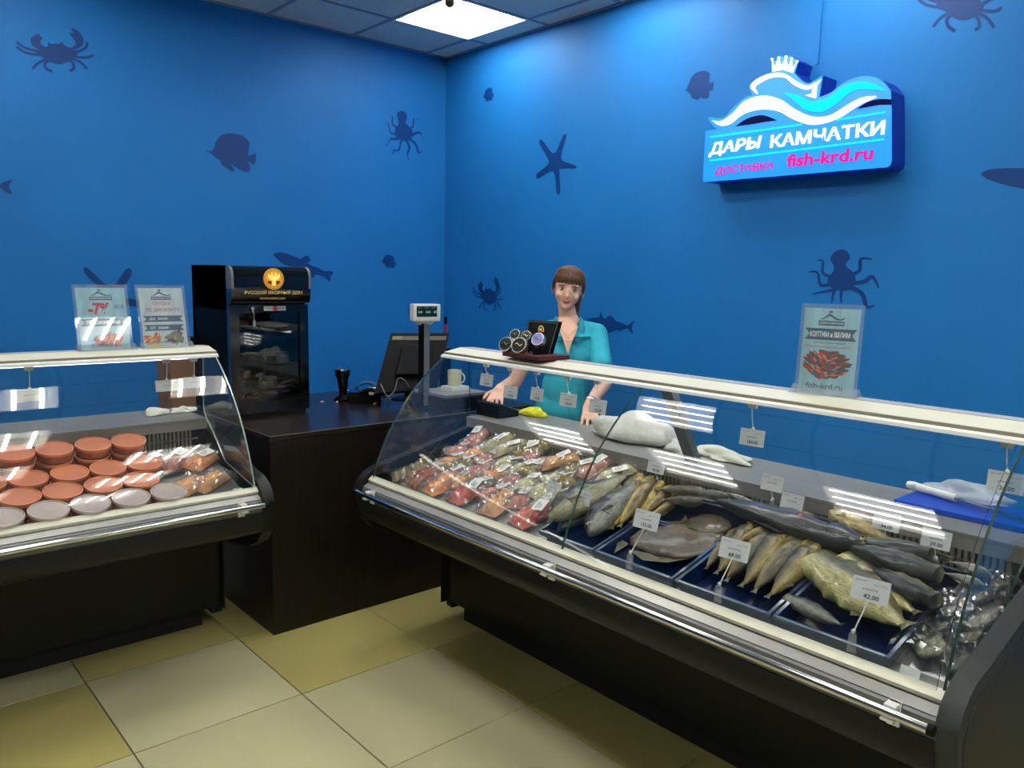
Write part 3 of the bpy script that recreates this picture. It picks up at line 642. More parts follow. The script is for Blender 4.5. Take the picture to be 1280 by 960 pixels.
# cables
def cable(label, pts, r=.0028, m_=CABLE, nm='cable'):
    P_ = [V(p) for p in pts]; o_ = []
    for i in range(len(P_)-1):
        p0, p1, p2, p3 = P_[max(i-1, 0)], P_[i], P_[i+1], P_[min(i+2, len(P_)-1)]
        for k in range(6):
            a = k/6; o_.append(.5*((2*p1)+(p2-p0)*a+(2*p0-5*p1+4*p2-p3)*a*a+(3*p1-p0-3*p2+p3)*a**3))
    tag(MB().tube(o_+[P_[-1]], r, 6).build(nm, m_, smooth=True), label, 'cable')
A = on(440, 495, 2, DESK+.004); B = on(470, 482, 1, 3.78); C = on(505, 470, 1, 3.72)
cable('thin grey cable looping between printer and monitor', [on(445, 493, 2, .893), on(450, 480, 1, 3.82), on(463, 477, 1, 3.8), on(478, 486, 1, 3.72), on(488, 500, 2, .893)])
cable('black cable behind the receipt printer', [on(440, 498, 2, .893), on(446, 484, 1, 3.9), on(462, 480, 1, 3.9), on(474, 492, 1, 3.8), on(482, 497, 2, .893)], .003, BLK)
cable('grey cable standing up in a loop in front of the monitor', [on(487, 503, 2, .893), on(476, 480, 1, 3.55), on(484, 495, 1, 3.5), on(493, 488, 1, 3.5), on(498, 473, 1, 3.5), on(508, 478, 1, 3.48), on(520, 500, 2, .893)])
cable('pale yellow cable lying across the cash desk', [on(467, 505, 2, .893), on(480, 499, 2, .893), on(500, 498, 2, .893), on(520, 499, 2, .893), on(540, 500, 2, .893)], .003, mat('yellow_cable', (170, 160, 95), .5))
# monitor seen from behind, leaning
tl, tr = on(489, 416, 1, 3.72), on(562, 416, 1, 3.62); bl = on(468, 492, 1, 3.56); 
t = thing('monitor', 'black monitor seen from behind on the cash desk next to the scale', 'monitor', (2.55, 3.75, DESK))
ux = (tr-tl); uz = bl-tl; br_ = tr+uz*.95; nn = ux.cross(uz).normalized(); nn = nn if nn.y > 0 else -nn
MB().prism([tl, tr, br_, bl], nn*.022).build('screen_back', BLK, t, bevel=.004)
c0 = tl+ux*.5+uz*.45
MB().prism([tl+ux*.04+uz*.06-nn*.001, tl+ux*.96+uz*.06-nn*.001, tl+ux*.96+uz*.13-nn*.001, tl+ux*.04+uz*.13-nn*.001], -nn*.001).build('label_strip', mat('dull_strip', (70, 68, 50), .5), t)
MB().prism([tl+ux*.045+uz*.065-nn*.003, tl+ux*.20+uz*.065-nn*.003, tl+ux*.20+uz*.125-nn*.003, tl+ux*.045+uz*.125-nn*.003], -nn*.001).build('sticker', mat('dull_sticker', (110, 108, 80), .5), t)
MB().prism([c0+ux*a+uz*b for a, b in ((-.25, -.2), (.25, -.2), (.25, .3), (-.25, .3))], -nn*.035).build('electronics_hump', BLKM, t, bevel=.008)
mb = MB(); foot = V((c0.x+.03, c0.y+.1, DESK)); mb.tube([c0-nn*.02+uz*.2, foot+V((0, 0, .05)), foot+V((0, 0, .01))], .022, 12); mb.build('stand_neck', BLK, t, smooth=True)
MB().lathe(foot, [(.10, 0), (.10, .006), (.03, .014)], 28, sy=.75).build('stand_base', BLK, t, smooth=True)
cable('dark bundle of wires under the monitor', [on(452, 492, 1, 3.7), on(463, 487, 1, 3.65), on(480, 492, 1, 3.6), on(500, 487, 1, 3.6), on(520, 492, 1, 3.55)], .012, BLKM)
# scale with customer display on a pole
sb = V((2.50, 3.36, DESK))
t = thing('shop_scale', 'white and grey scale with a customer display on a tall pole beside the monitor', 'scale', sb)
MB().box(2.39, 2.70, 3.20, 3.52, DESK+.012, DESK+.07).build('housing', BLK, t, bevel=.01)
MB().box(2.41, 2.68, 3.22, 3.50, DESK+.07, DESK+.085).build('weighing_plate', STEEL, t, bevel=.004)
for x in (2.42, 2.67):
    for y in (3.23, 3.49): MB().lathe((x, y, DESK), [(.012, 0), (.012, .014)], 10).build('foot', BLKM, t)
c = on(532, 388, 1, 3.35); pb = V((c.x+.004, 3.36, 0))
MB().box(pb.x-.013, pb.x+.02, 3.345, 3.38, DESK+.02, 1.335).build('pole', GREYP, t, bevel=.004)
MB().box(pb.x-.026, pb.x-.0131, 3.35, 3.38, DESK+.02, 1.335).build('pole_side', BLK, t)
T = Matrix.Translation((c.x+.003, 3.36, 1.388)) @ Matrix.Rotation(math.radians(-14), 4, 'Z')
MB().box(-.072, .072, -.035, .03, -.042, .045, T).build('display_housing', WHP, t, bevel=.008)
MB().prism([T @ V(p) for p in ((-.05, -.02, -.042), (.05, -.02, -.042), (.03, -.01, -.062), (-.03, -.01, -.062))], (0, .03, 0)).build('display_neck', WHP, t)
MB().box(-.058, .052, -.0365, -.035, -.018, .034, T).build('display_window', mat('dark_display', (20, 38, 44), .2, coat=1), t)
m = MB()
for k, tx in enumerate(('0.00', '0.0', '0')):
    write(m, tx, T @ V((-.05+.042*k, -.0372, .0)), (T.to_3x3() @ V((.022, 0, 0))), V((0, 0, .011)), .01)
for k in range(3): write(m, 'ЦЕНА', T @ V((-.05+.036*k, -.0372, .024)), (T.to_3x3() @ V((.018, 0, 0))), V((0, 0, .004)))
m.build('display_digits', emitmat('digit', (120, 190, 190), .8), t, fix=False)
# mug on paper pad
q = on(568, 488, 2, DESK+.02+.06); q.z = DESK+.085
mg = thing('mug', 'cream mug on a white pad behind the left end of the right case', 'mug', (q.x, q.y, q.z+.0205))
z_ = q.z+.0205
MB().lathe((q.x, q.y, z_), [(.032, 0), (.036, .002), (.037, .085), (.034, .085), (.033, .01), (.005, .008)], 28).build('cup', MUG, mg, smooth=True)
MB().tube([(q.x+.034*.7+.02*math.sin(a)*.7, q.y-.034*.7-.02*math.sin(a)*.7, z_+.043-.026*math.cos(a)) for a in [math.pi*k/8 for k in range(9)]], .004, 8).build('handle', MUG, mg, smooth=True)
m = MB().box(q.x-.055, q.x+.06, q.y-.05, q.y+.045, q.z, q.z+.02); tag(m.build('note_pad', PAPER), 'white paper pad under the cream mug on the scale', 'note pad')
q = on(557, 402, 1, 3.86)
t = thing('marker', 'red marker with black cap standing behind the monitor', 'marker', (q.x, q.y, DESK))
MB().tube([(q.x, q.y, 1.12), (q.x, q.y, 1.292)], .0085, 10).build('barrel', RED, t, smooth=True)
MB().tube([(q.x, q.y, 1.288), (q.x, q.y, 1.332)], .0098, 10).build('cap', BLK, t, smooth=True)
MB().lathe((q.x, q.y, DESK), [(.035, 0), (.035, .25), (.032, .25), (.032, .005)], 18).build('holder', BLK, t, smooth=True)
# weighing keyboard on the worktop behind the right case
q = on(628, 528, 2, WT+.04); t = thing('label_keyboard', 'black keypad unit with small white keys on the right worktop', 'keypad', (q.x, q.y, WT))
T = Matrix.Translation((2.36, 2.745, WT)) @ Matrix.Rotation(math.radians(90), 4, 'Z') @ Matrix.Scale(.72, 4)
t.location = (2.36, 2.745, WT); t.matrix_world = Matrix.Translation((2.36, 2.745, WT))
MB().prism([T @ V(p) for p in ((-.11, -.07, 0), (-.11, .10, 0), (-.11, .10, .085), (-.11, .08, .09), (-.11, -.07, .035))], T.to_3x3() @ V((.22, 0, 0))).build('housing', BLK, t, bevel=.006)
sl = V((0, .15, .055)); R3 = T.to_3x3(); kb = MB()
for i in range(8):
    for j in range(4):
        o_ = T @ (V((-.10+i*.025, -.068, .0352))+sl*(.08+.22*j)); kb.prism([o_, o_+R3 @ V((.018, 0, 0)), o_+R3 @ (V((.018, 0, 0))+sl*.15), o_+R3 @ (sl*.15)], (0, 0, .004))
kb.build('key', GREYP, t, kind='stuff')

# ================================================================== THINGS ON THE WORKTOPS AND CANOPIES
def crumple(name, label, cat, c, r, m_, seed, rot=0, amp=.25, flat=0, group=None):
    rnd = random.Random(seed); T = Matrix.Rotation(rot, 3, 'Z'); mb = MB().ell((0, 0, 0), (1, 1, 1), 36, 20); ph = [(rnd.uniform(1.5, 5), rnd.uniform(0, 6), V((rnd.uniform(-1, 1), rnd.uniform(-1, 1), rnd.uniform(-.5, .5))).normalized()) for _ in range(14)]
    out = []
    for p_ in mb.v:
        k = 1+amp*sum(math.sin(a*2*p_.dot(d_)+b) for a, b, d_ in ph)/5
        q_ = V((p_.x*r[0], p_.y*r[1], p_.z*r[2]))*k
        if q_.z < 0: q_.z *= .15
        out.append(T @ q_+V(c))
    z0 = min(p_.z for p_ in out); base_ = V(c).z
    mb.v = [V((p_.x, p_.y, p_.z-z0+base_)) for p_ in out]
    o = mb.build(name, m_, smooth=True, angle=180); o_c = V(c)
    for v in o.data.vertices: v.co -= o_c
    o.location = o_c; return tag(o, label, cat, group)
q = on(652, 515, 2, WT+.01); crumple('cleaning_cloth', 'folded bright yellow cloth on the worktop beside the shop assistant', 'cloth', (2.47, 2.635, WT), (.03, .075, .034), YEL, 3, math.radians(8), .15)
crumple('plastic_bag', 'big bundle of white plastic bags on the right worktop by her hand', 'bag', (2.42, 1.98, WT), (.085, .20, .085), BAGW, 5, math.radians(8), .2)
crumple('plastic_bag', 'smaller flat white bag lying right of the big bundle on the right worktop', 'bag', (2.43, 1.80, WT), (.05, .13, .03), BAGW, 12, math.radians(-20), .3)
crumple('cloth', 'folded white cloth on the right worktop right of the grey post', 'cloth', (2.44, 1.585, WT), (.05, .11, .03), CLOTH, 9, 0, .35)
q = on(196, 516, 2, WT+.015); crumple('glove', 'rolled white glove on the left worktop behind the caviar', 'glove', (q.x, 3.59, WT), (.052, .028, .026), CLOTH, 11, .2, .3)
q = on(243, 513, 2, WT+.02); crumple('glove', 'second white glove on the left worktop at the glass end', 'glove', (q.x-.02, 3.6, WT), (.055, .02, .02), CLOTH, 15, -.25, .35)
# cutting board, knife, film bag
p_ = [on(1125, 616, 2, WT), on(1290, 645, 2, WT)]
tag(MB().box(2.33, 2.53, .50, .95, WT, WT+.016).build('cutting_board', BLUEB, bevel=.004), 'blue cutting board on the right worktop near the right edge', 'cutting board')
kt = thing('knife', 'long knife with a white handle lying on the blue cutting board', 'knife', (2.42, .85, WT+.016))
a, b, c = V((2.475, .97, WT+.034)), V((2.44, .82, WT+.03)), V((2.36, .53, WT+.02))
MB().tube([a, a+(b-a)*.1, a+(b-a)*.5, b], [.010, .013, .0105, .012], 12).build('handle', WHP, kt, smooth=True)
s_ = (c-b).cross(V((0, 0, 1))).normalized(); MB().prism([b+s_*.012, b-s_*.012, b+(c-b)*.9-s_*.010, c+s_*.006, c+s_*.010], (0, 0, .002)).build('blade', mat('knife_steel', (120, 128, 140), .2, .9), kt)
crumple('film_bag', 'thin clear plastic bag behind the knife on the cutting board', 'bag', (2.50, .81, WT+.016), (.03, .13, .035), thin_glass('thin_bag', (.92, .95, .97), .12, .12, bump=.7, bscale=25, haze=.35, hazecol=(.75, .82, .9)), 21, .1, .45)
# cardboard box behind the left case
qa, qb = on(213, 460, 1, 4.05).x, on(244, 460, 1, 4.05).x
t = thing('cardboard_box', 'black-topped brown box standing behind the left case beside the fridge', 'box', ((qa+qb)/2, 4.15, 0))
MB().box(qa, qb, 4.05, 4.25, .0, 1.165).build('carton', CARDB, t, bevel=.004); MB().box(qa-.012, qb+.012, 4.04, 4.26, 1.165, 1.245).build('lid', BLKM, t, bevel=.004)

# poster stands
def poster(name, label, o, ux, uz, kind):
    o, ux, uz = V(o), V(ux), V(uz); t = thing(name, label, 'poster stand', o+ux*.5); W_, H_ = ux.length, uz.length; n = ux.cross(uz).normalized(); n = -n if n.dot(V((0, 0, EYE))-o) < 0 else n
    P = lambda a, b, e=.0: o+ux*a+uz*b+n*e
    q4 = lambda mb, a0, b0, a1, b1, e: mb.prism([P(a0, b0, e), P(a1, b0, e), P(a1, b1, e), P(a0, b1, e)], n*.0003)
    mb = MB(); mb.prism([P(-.06, .0, -.003), P(1.06, .0, -.003), P(1.06, 1.05, -.003), P(-.06, 1.05, -.003)], -n*.003); mb.build('acrylic_panel', ACRYL, t)
    mb = MB(); mb.prism([P(-.06, .0, .004), P(1.06, .0, .004), P(1.06, 1.05, .004), P(-.06, 1.05, .004)], n*.002); mb.build('acrylic_panel', ACRYL, t)
    b0 = V((n.x, n.y, 0)).normalized()
    mb = MB(); mb.prism([P(-.1, 0)+b0*.035, P(-.1, 0)-b0*.035, P(-.1, .09)], ux*1.2); mb.build('acrylic_foot', PLAST, t)
    sh = MB(); q4(sh, 0, .0, 1, 1, 0); sh = sh.build('poster_sheet', PB if kind != 1 else PB2, t)
    def words(tx, a0, b0_, a1, b1, m_, e=.0012, bold=.01):
        mb = MB(); write(mb, tx, P(a0, b0_, e), ux*(a1-a0), uz*(b1-b0_), bold); mb.build('lettering', m_, sh2, fix=False)
    sh2 = t
    # small logo
    mb = MB(); q4(mb, .27, .80, .73, .855, .0005); mb.prism([P(a, b, .0006) for a, b in bez([(.27, .865), (.36, .89), (.45, .94), (.56, .90), (.65, .88), (.73, .90)], 3)+bez([(.73, .885), (.66, .865), (.56, .875), (.46, .91), (.36, .875), (.27, .865)], 3)], n*.0003)
    mb.prism([P(a, b, .0006) for a, b in [(.44, .945), (.50, .95), (.51, .965), (.47, .975), (.44, .965)]], n*.0003)
    mb.build('logo', PDK, t, fix=False); words('ДАРЫ КАМЧАТКИ', .29, .812, .71, .842, PAPER)
    def banner(b0_, b1):
        mb = MB(); mb.prism([P(a, b, .0005) for a, b in [(.04, b0_), (.96, b0_), (.88, (b0_+b1)/2), (.96, b1), (.04, b1), (.12, (b0_+b1)/2)]], n*.0003); mb.build('banner', PDK, t, fix=False)
    rnd = random.Random(kind+3)
    def food(a0, b0_, a1, b1, cols, cnt, ang):
        groups = {}
        for _ in range(cnt):
            r_ = math.sqrt(rnd.random()); th = rnd.random()*6.283; ca, cb = (a0+a1)/2+(a1-a0)/2*.85*r_*math.cos(th), (b0_+b1)/2+(b1-b0_)/2*.85*r_*math.sin(th)
            an = ang+rnd.uniform(-.3, .3)+(.9 if ca > (a0+a1)/2 else 0); l_, w_ = rnd.uniform(.05, .09), rnd.uniform(.012, .022); m_ = rnd.choice(cols); mb = groups.setdefault(m_, MB())
            d_ = ux.normalized()*math.cos(an)+uz.normalized()*math.sin(an); s_ = n.cross(d_); c_ = P(ca, cb, .0006+.0006*rnd.random())
            mb.poly([c_-d_*l_*W_*1.2, c_-d_*l_*W_*.4+s_*w_*W_*1.5, c_+d_*l_*W_*.7+s_*w_*W_*1.3, c_+d_*l_*W_*1.2, c_+d_*l_*W_*.7-s_*w_*W_*1.3, c_-d_*l_*W_*.4-s_*w_*W_*1.5])
        for m_, mb in groups.items(): mb.build('food_picture', m_, t, fix=False)
    if kind == 0:
        words('-7%', .22, .56, .66, .76, PRD, bold=.05); words('ВСЕ', .76, .66, .96, .72, PDK); banner(.38, .50); words('ПЕНСИОНЕРАМ!', .16, .41, .84, .47, PAPER, bold=.03)
        food(.25, .05, .9, .26, [PO, PRD, PBR], 60, .4); words('fish-krd.ru', .2, .04, .8, .10, PDK)
    elif kind == 1:
        words('СКИДКА', .30, .70, .70, .77, PRD); words('ПО ДИСКОНТУ', .12, .59, .90, .66, PRD, bold=.02); banner(.43, .53); banner(.28, .38)
        words('ДО  5000Р.', .18, .455, .62, .50, PAPER, bold=.02); words('ОТ  5000Р.', .18, .305, .62, .35, PAPER, bold=.02)
        food(.02, .03, .45, .24, [PO, PRD, PYL], 40, .2); food(.5, .06, .98, .26, [PBR, PGN], 40, .2); words('fish-krd.ru', .2, .07, .85, .12, PDK)
        mb = MB(); q4(mb, .10, .0, .42, .05, .0008); mb.build('yellow_strip', PYL, t)
    else:
        banner(.63, .765); words('КОПТИМ и ВЯЛИМ', .13, .665, .85, .73, PAPER, bold=.03); words('для Вас 2 дня в неделю!', .22, .585, .78, .613, PDK); words('Только натуральные ингредиенты!', .06, .535, .88, .565, PRD)
        food(.02, .16, .92, .53, [PBR, PBR, PRD, PDK, PO, PWD], 170, -.7); words('fish-krd.ru', .14, .055, .80, .125, PDK)
    return t
PB = mat('poster_planks', (150, 195, 205), .5, noise=.16, scale=6, stretch=(6, 6, .6)); PB2 = mat('poster_planks_grey', (190, 205, 205), .5, noise=.12, scale=6, stretch=(6, 6, .6))
PDK = mat('print_slate', (42, 78, 104), .5); PRD = mat('print_red', (196, 42, 44), .5); PO = mat('print_orange', (215, 120, 70), .5); PBR = mat('print_brown', (96, 52, 48), .5)
PYL = mat('print_yellow', (225, 205, 60), .5); PGN = mat('print_olive', (130, 125, 90), .5); PWD = mat('print_maroon', (140, 50, 44), .5)
cyL = 3.37
a, b = on(107, 440, 2, CZ+.004), on(170, 437.5, 2, CZ+.004)
lean = V((0, .06, .238))
poster('poster_stand', 'left acrylic stand with a red seven percent discount poster on the left case', (a.x, cyL, CZ+.004), (b.x-a.x, 0, 0), lean, 0)
a, b = on(188, 437, 2, CZ+.004), on(243, 434.5, 2, CZ+.004)
poster('poster_stand', 'acrylic stand with the grey discount price poster nearest the fridge', (a.x, cyL, CZ+.004), (b.x-a.x, 0, 0), lean, 1)
a, b = on(997, 487, 0, 2.175), on(1066, 497, 0, 2.205)
poster('poster_stand', 'acrylic stand with a smoked fish poster on the canopy of the right case', (2.175, a.y, CZ+.005), (.03, b.y-a.y, 0), (.012, 0, .245), 2)

# gift box with caviar tins on the canopy
bx0 = V((2.15, 2.34, CZ+.005)); t = thing('gift_box', 'open black gift box with a gold emblem in its lid on the right case', 'gift box', bx0)
A = on(616, 445, 2, CZ+.006); B = on(657, 452, 2, CZ+.006)
fx_ = (B-A); bk = V((.16, .03, 0)); A = V((2.085, A.y, CZ+.0045)); B = V((2.075, B.y, CZ+.0045)); A2 = A+V((.15, 0, 0)); B2 = B+V((.15, -.02, 0))
red_ = mat('maroon_velvet', (70, 10, 20), .7)
MB().prism([A, B, B2, A2], (0, 0, .016)).build('tray', red_, t, bevel=.002)
lid0 = on(652, 446, 0, 2.19); lid1 = on(687, 449, 0, 2.19); l3 = on(699, 403, 0, 2.235); l2 = on(661, 400, 0, 2.235)
lid0.z = lid1.z = CZ+.016; upv = ((l2+l3)-(lid0+lid1))/2
MB().prism([lid0, lid1, l3, l2], (.018, 0, .002)).build('lid', BLKM, t)
fr = MB(); cc_ = (lid0+lid1+l3+l2)/4; P_ = [p_+(cc_-p_)*.07+V((-.0015, 0, 0)) for p_ in (lid0, lid1, l3, l2)]
for i in range(4): fr.tube([P_[i], P_[(i+1) % 4]], .0012, 5)
fr.build('lid_trim', GREYP, t)
ce_ = (lid0+lid1)/2+upv*.74+V((-.003, 0, 0)); n = 20
MB().poly([ce_+V((0, .017*math.cos(6.283*k/n), .017*math.sin(6.283*k/n))) for k in range(n)]).build('lid_emblem', GOLDL, t, fix=False)
MB().poly([ce_+V((-.001, .012*math.cos(6.283*k/n), .012*math.sin(6.283*k/n))) for k in range(n)]).build('emblem_centre', mat('emblem_centre_dark', (40, 30, 12), .5), t, fix=False)
MB().poly([ce_+V((-.002, a, b)) for a, b in [(-.008, .006), (-.003, .002), (0, .010), (.003, .002), (.008, .006), (.005, -.008), (0, -.004), (-.005, -.008)]]).build('emblem_bird', GOLDL, t, fix=False)
MB().prism([lid1+V((-.08, .012, -.012)), lid1+V((-.08, .004, -.012)), lid1+V((0, .004, -.012)), lid1+V((0, .012, -.012))], (0, 0, .04)).build('side_flap', BLKM, t)
TIND = mat('tin_dark', (22, 30, 30), .2, coat=1)
spots = [(633.5, 431, 10.5, 'front left', 0), (650, 432.5, 11.5, 'front middle', 1), (645, 419, 8, 'rear left', 2), (659, 421, 7.5, 'rear middle', 3), (673.5, 425, 9.5, 'violet-topped right', 4)]
for px, py, r_, nm, k in spots:
    u = 2.10 if k < 2 else 2.15; c = on(px, py, 0, u); n_ = V((-.80, -.25, .42)).normalized(); q_ = n_.to_track_quat('Z', 'Y').to_matrix()
    rr = r_*.0033*.92
    tt = thing('caviar_tin', 'round silver-rimmed caviar tin propped in the gift box, %s' % nm, 'tin', c, 'caviar tins shown in the gift box')
    MB().lathe(c-n_*.012, [(rr*.93, 0), (rr, .003), (rr, .02), (rr*.93, .024)], 26, axis=q_).build('can', SILV, tt, smooth=True)
    MB().lathe(c+n_*.0122, [(rr*.82, 0), (rr*.82, .0008)], 24, axis=q_).build('top_print', TIND if k < 4 else mat('tin_violet', (120, 120, 190), .3), tt)
    s1 = q_ @ V((1, 0, 0)); s2 = q_ @ V((0, 1, 0)); mm = MB().tube([c+n_*.014+s1*rr*.5*a+s2*rr*.5*b for a, b in [(-.9, .1), (-.4, .4), (0, 0), (.4, -.3), (.9, .2)]], .0014, 5); mm.build('top_emblem', GOLDL if k % 2 else SILV, tt)
    n_h = V((c.x+.01, c.y, CZ+.0205)); MB().tube([c-n_*.010, n_h], .005, 6).build('support', BLKM, tt)

# ================================================================== PRICE TAGS
TI = 0
def price_tag(label, c, side, price, hang=None, base=None, w_=.078, h_=.05, tilt=.15, yaw=0.0, group=None):
    """card centred at c facing the customer; hang = point on the canopy lip, base = foot of the clip on a tray rim"""
    c = V(c); t = thing('price_tag', label, 'price tag', c, group)
    e = V((0, -1, 0)) if side == 'R' else V((1, 0, 0)); nf = V((-1, 0, 0)) if side == 'R' else V((0, -1, 0))
    if yaw: R_ = Matrix.Rotation(yaw, 3, 'Z'); e = R_ @ e; nf = R_ @ nf
    up_ = (V((0, 0, 1))-nf*tilt).normalized(); n = e.cross(up_).normalized(); n = n if n.dot(nf) > 0 else -n
    o = c-e*w_/2-up_*h_/2
    MB().prism([o, o+e*w_, o+e*w_+up_*h_, o+up_*h_], -n*.0008).build('card', CARD, t)
    m = MB(); z = n*.0006
    if price: write(m, price, o+e*w_*.34+up_*h_*.12+z, e*w_*.42, up_*h_*.2, .02)
    write(m, 'рыба', o+e*w_*.30+up_*h_*.46+z, e*w_*.40, up_*h_*.12); write(m, 'Дары моря', o+e*w_*.06+up_*h_*.8+z, e*w_*.3, up_*h_*.09); write(m, 'цена за 100 гр', o+e*w_*.56+up_*h_*.72+z, e*w_*.36, up_*h_*.08)
    m.build('lettering', INK, t, fix=False)
    if hang is not None:
        hg = V(hang); top = o+e*w_/2+up_*h_
        MB().tube([hg, (hg+top)/2+nf*.003, top], .0016, 6).ell(top, (.005, .005, .005), 8, 6).build('stem', WHP, t, smooth=True)
        MB().ell(top, (.006, .006, .007), 10, 6).build('ball_grip', WHP, t, smooth=True)
        MB().prism([hg-e*.012-V((0, 0, .016)), hg+e*.012-V((0, 0, .016)), hg+e*.016, hg-e*.016], -nf*.012).build('clip', WHP, t)
    if base is not None:
        bs = V(base); bot = o+e*w_/2+up_*h_*.1
        MB().tube([bs+V((0, 0, .03)), bot], .0018, 6).build('stem', WHP, t, smooth=True)
        MB().prism([bs-e*.011-V((0, 0, .018)), bs+e*.011-V((0, 0, .018)), bs+e*.008+V((0, 0, .028)), bs-e*.008+V((0, 0, .028))], nf*.007).prism([bs-e*.008-V((0, 0, .012)), bs+e*.008-V((0, 0, .012)), bs+e*.005+V((0, 0, .022)), bs-e*.005+V((0, 0, .022))], -nf*.009).build('clip', PLAST, t)
        MB().ell(bs+V((0, 0, .032)), (.0055, .0055, .0065), 10, 6).build('ball_grip', WHP, t, smooth=True)
    return t
hangs = [(608, 475, '150.00', 'leftmost hanging price tag below the right canopy'), (638, 490, '165.00', 'hanging price tag in front of her raised forearm'), (671, 493, '110.00', 'hanging price tag at the left edge of the teal shirt'),
         (710, 500, '130.00', 'hanging price tag in front of the middle of the teal shirt'), (747, 508, '120.00', 'hanging price tag beside her wristwatch hand'), (940, 547, '180.00', 'hanging price tag alone below the canopy left of the poster stand'), (1257, 603, '24.00', 'hanging price tag at the right end above the blue board')]
for px, py, pr, lb in hangs:
    c = on(px, py, 0, 2.095); hp_ = V((2.09, c.y+.004, 1.226))
    price_tag(lb, c, 'R', pr, hang=hp_, yaw=random.uniform(-.12, .12))
for px, py, lb in [(38, 494, 'hanging price tag alone on the left side of the left canopy'), (209, 482, 'hanging price tag left of the pair near the right end of the left canopy'), (243, 478, 'hanging price tag nearest the right end of the left canopy')]:
    c = on(px, py, 1, 2.095+OFF); price_tag(lb, c, 'L', '', hang=(c.x, 2.09+OFF, 1.226), w_=.09, h_=.045)

# ================================================================== TUBS OF CAVIAR
def tub(nm, bodyc, midc, lidm, label):
    t = thing(nm, label, 'tub', (0, 0, 0), 'tubs of caviar in the left case')
    r = .061; h = .042
    MB().lathe((0, 0, 0), [(r*.90, .0015), (r*.93, .004), (r*.965, .030), (r*.4, .0302)], 30).build('caviar', bodyc, t, smooth=True)
    MB().lathe((0, 0, 0), [(r*.93, 0), (r*.955, .003), (r*.985, h-.008)], 30).build('tub_wall', PLAST, t, smooth=True)
    MB().lathe((0, 0, 0), [(r*.99, h-.012), (r*1.03, h-.011), (r*1.035, h-.001), (r*1.0, h), (r*.97, h-.002), (r*.96, h-.005)], 30).build('rim', midc, t, smooth=True)
    MB().lathe((0, 0, 0), [(r*.96, h-.006), (r*.96, h-.004)], 30).build('lid', lidm, t)
    return t
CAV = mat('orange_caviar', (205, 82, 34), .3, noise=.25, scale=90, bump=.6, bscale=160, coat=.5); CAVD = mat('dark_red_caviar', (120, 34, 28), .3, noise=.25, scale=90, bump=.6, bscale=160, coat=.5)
RIMO = mat('orange_rim', (220, 138, 98), .35); RIMW = mat('pale_rim', (205, 190, 185), .35)
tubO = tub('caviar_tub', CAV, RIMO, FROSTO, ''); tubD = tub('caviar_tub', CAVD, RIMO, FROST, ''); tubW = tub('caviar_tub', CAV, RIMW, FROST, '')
protoU = {id(tubO): 0, id(tubD): 0, id(tubW): 0}
def put_tub(p_, loc, lab, rot):
    o = p_ if not protoU[id(p_)] else copy_tree(p_); protoU[id(p_)] = 1
    z = NL; m_ = Matrix.Identity(4); x_ = V((1, 0, 0)); y_ = z.cross(x_)
    for i in range(3): m_[i][0], m_[i][1], m_[i][2], m_[i][3] = x_[i], y_[i], z[i], loc[i]
    o.matrix_basis = m_ @ Matrix.Rotation(rot, 4, 'Z'); o['label'] = lab
rows = [('back', 3.345, 3, .925, 4), ('second', 3.222, 2, .945, 5), ('third', 3.10, 2, .895, 4), ('front', 2.985, 2, .955, 5)]
for rn, y, cnt, xr, nn_ in rows:
    for k in range(nn_):
        x = xr-.130*k
        for s_ in range(cnt):
            base_ = V((x, y, deck_z(y-OFF)+.004))+NL*(.0425*s_)
            top = s_ == cnt-1
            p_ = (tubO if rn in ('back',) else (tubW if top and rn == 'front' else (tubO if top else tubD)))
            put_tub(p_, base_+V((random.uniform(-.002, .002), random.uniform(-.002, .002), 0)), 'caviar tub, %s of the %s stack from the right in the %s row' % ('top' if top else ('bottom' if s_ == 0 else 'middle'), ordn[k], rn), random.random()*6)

# ================================================================== VACUUM PACKS
def pillow(L, W, H, seed, mb=None, nx=16, ny=10, flange=.10, crumple=0.0):
    rnd = random.Random(seed); mb = mb or MB(); ph = [(rnd.uniform(3, 9), rnd.uniform(3, 9), rnd.uniform(0, 6)) for _ in range(6)]
    def hgt(a, b):
        ea = min(a, 1-a)/flange; eb = min(b, 1-b)/(flange*1.2); k = min(1, ea)*min(1, eb); k = k**.5 if k > 0 else 0
        return k*(1+.12*sum(math.sin(x*a*3+y*b*3+z) for x, y, z in ph)/2)
    top = []; bot = []
    for i in range(nx+1):
        for j in range(ny+1):
            a, b = i/nx, j/ny; wv = .006*math.sin(7*a+seed)*math.sin(5*b+seed*2)
            top.append(V((a*L+rnd.uniform(-1, 1)*crumple*1.2*(0 < i < nx), (b-.5)*W+rnd.uniform(-1, 1)*crumple*1.2*(0 < j < ny), H*hgt(a, b)+.0025+abs(wv)*.7+crumple+rnd.uniform(-1, 1)*crumple))); bot.append(V((a*L, (b-.5)*W, .0005+.1*abs(wv))))
    K = len(top); f = []
    for i in range(nx):
        for j in range(ny):
            q_ = i*(ny+1)+j; f += [(q_, q_+ny+1, q_+ny+2), (q_, q_+ny+2, q_+1)] if crumple else [(q_, q_+ny+1, q_+ny+2, q_+1)]; f.append((K+q_, K+q_+1, K+q_+ny+2, K+q_+ny+1))
    E = [i*(ny+1) for i in range(nx+1)]; 
    ed = [j for j in range(ny+1)]+[i*(ny+1)+ny for i in range(1, nx+1)]+[nx*(ny+1)+j for j in range(ny-1, -1, -1)]+[i*(ny+1) for i in range(nx-1, 0, -1)]
    f += [(ed[i], ed[(i+1) % len(ed)], K+ed[(i+1) % len(ed)], K+ed[i]) for i in range(len(ed))]
    return mb.add(top+bot, f)
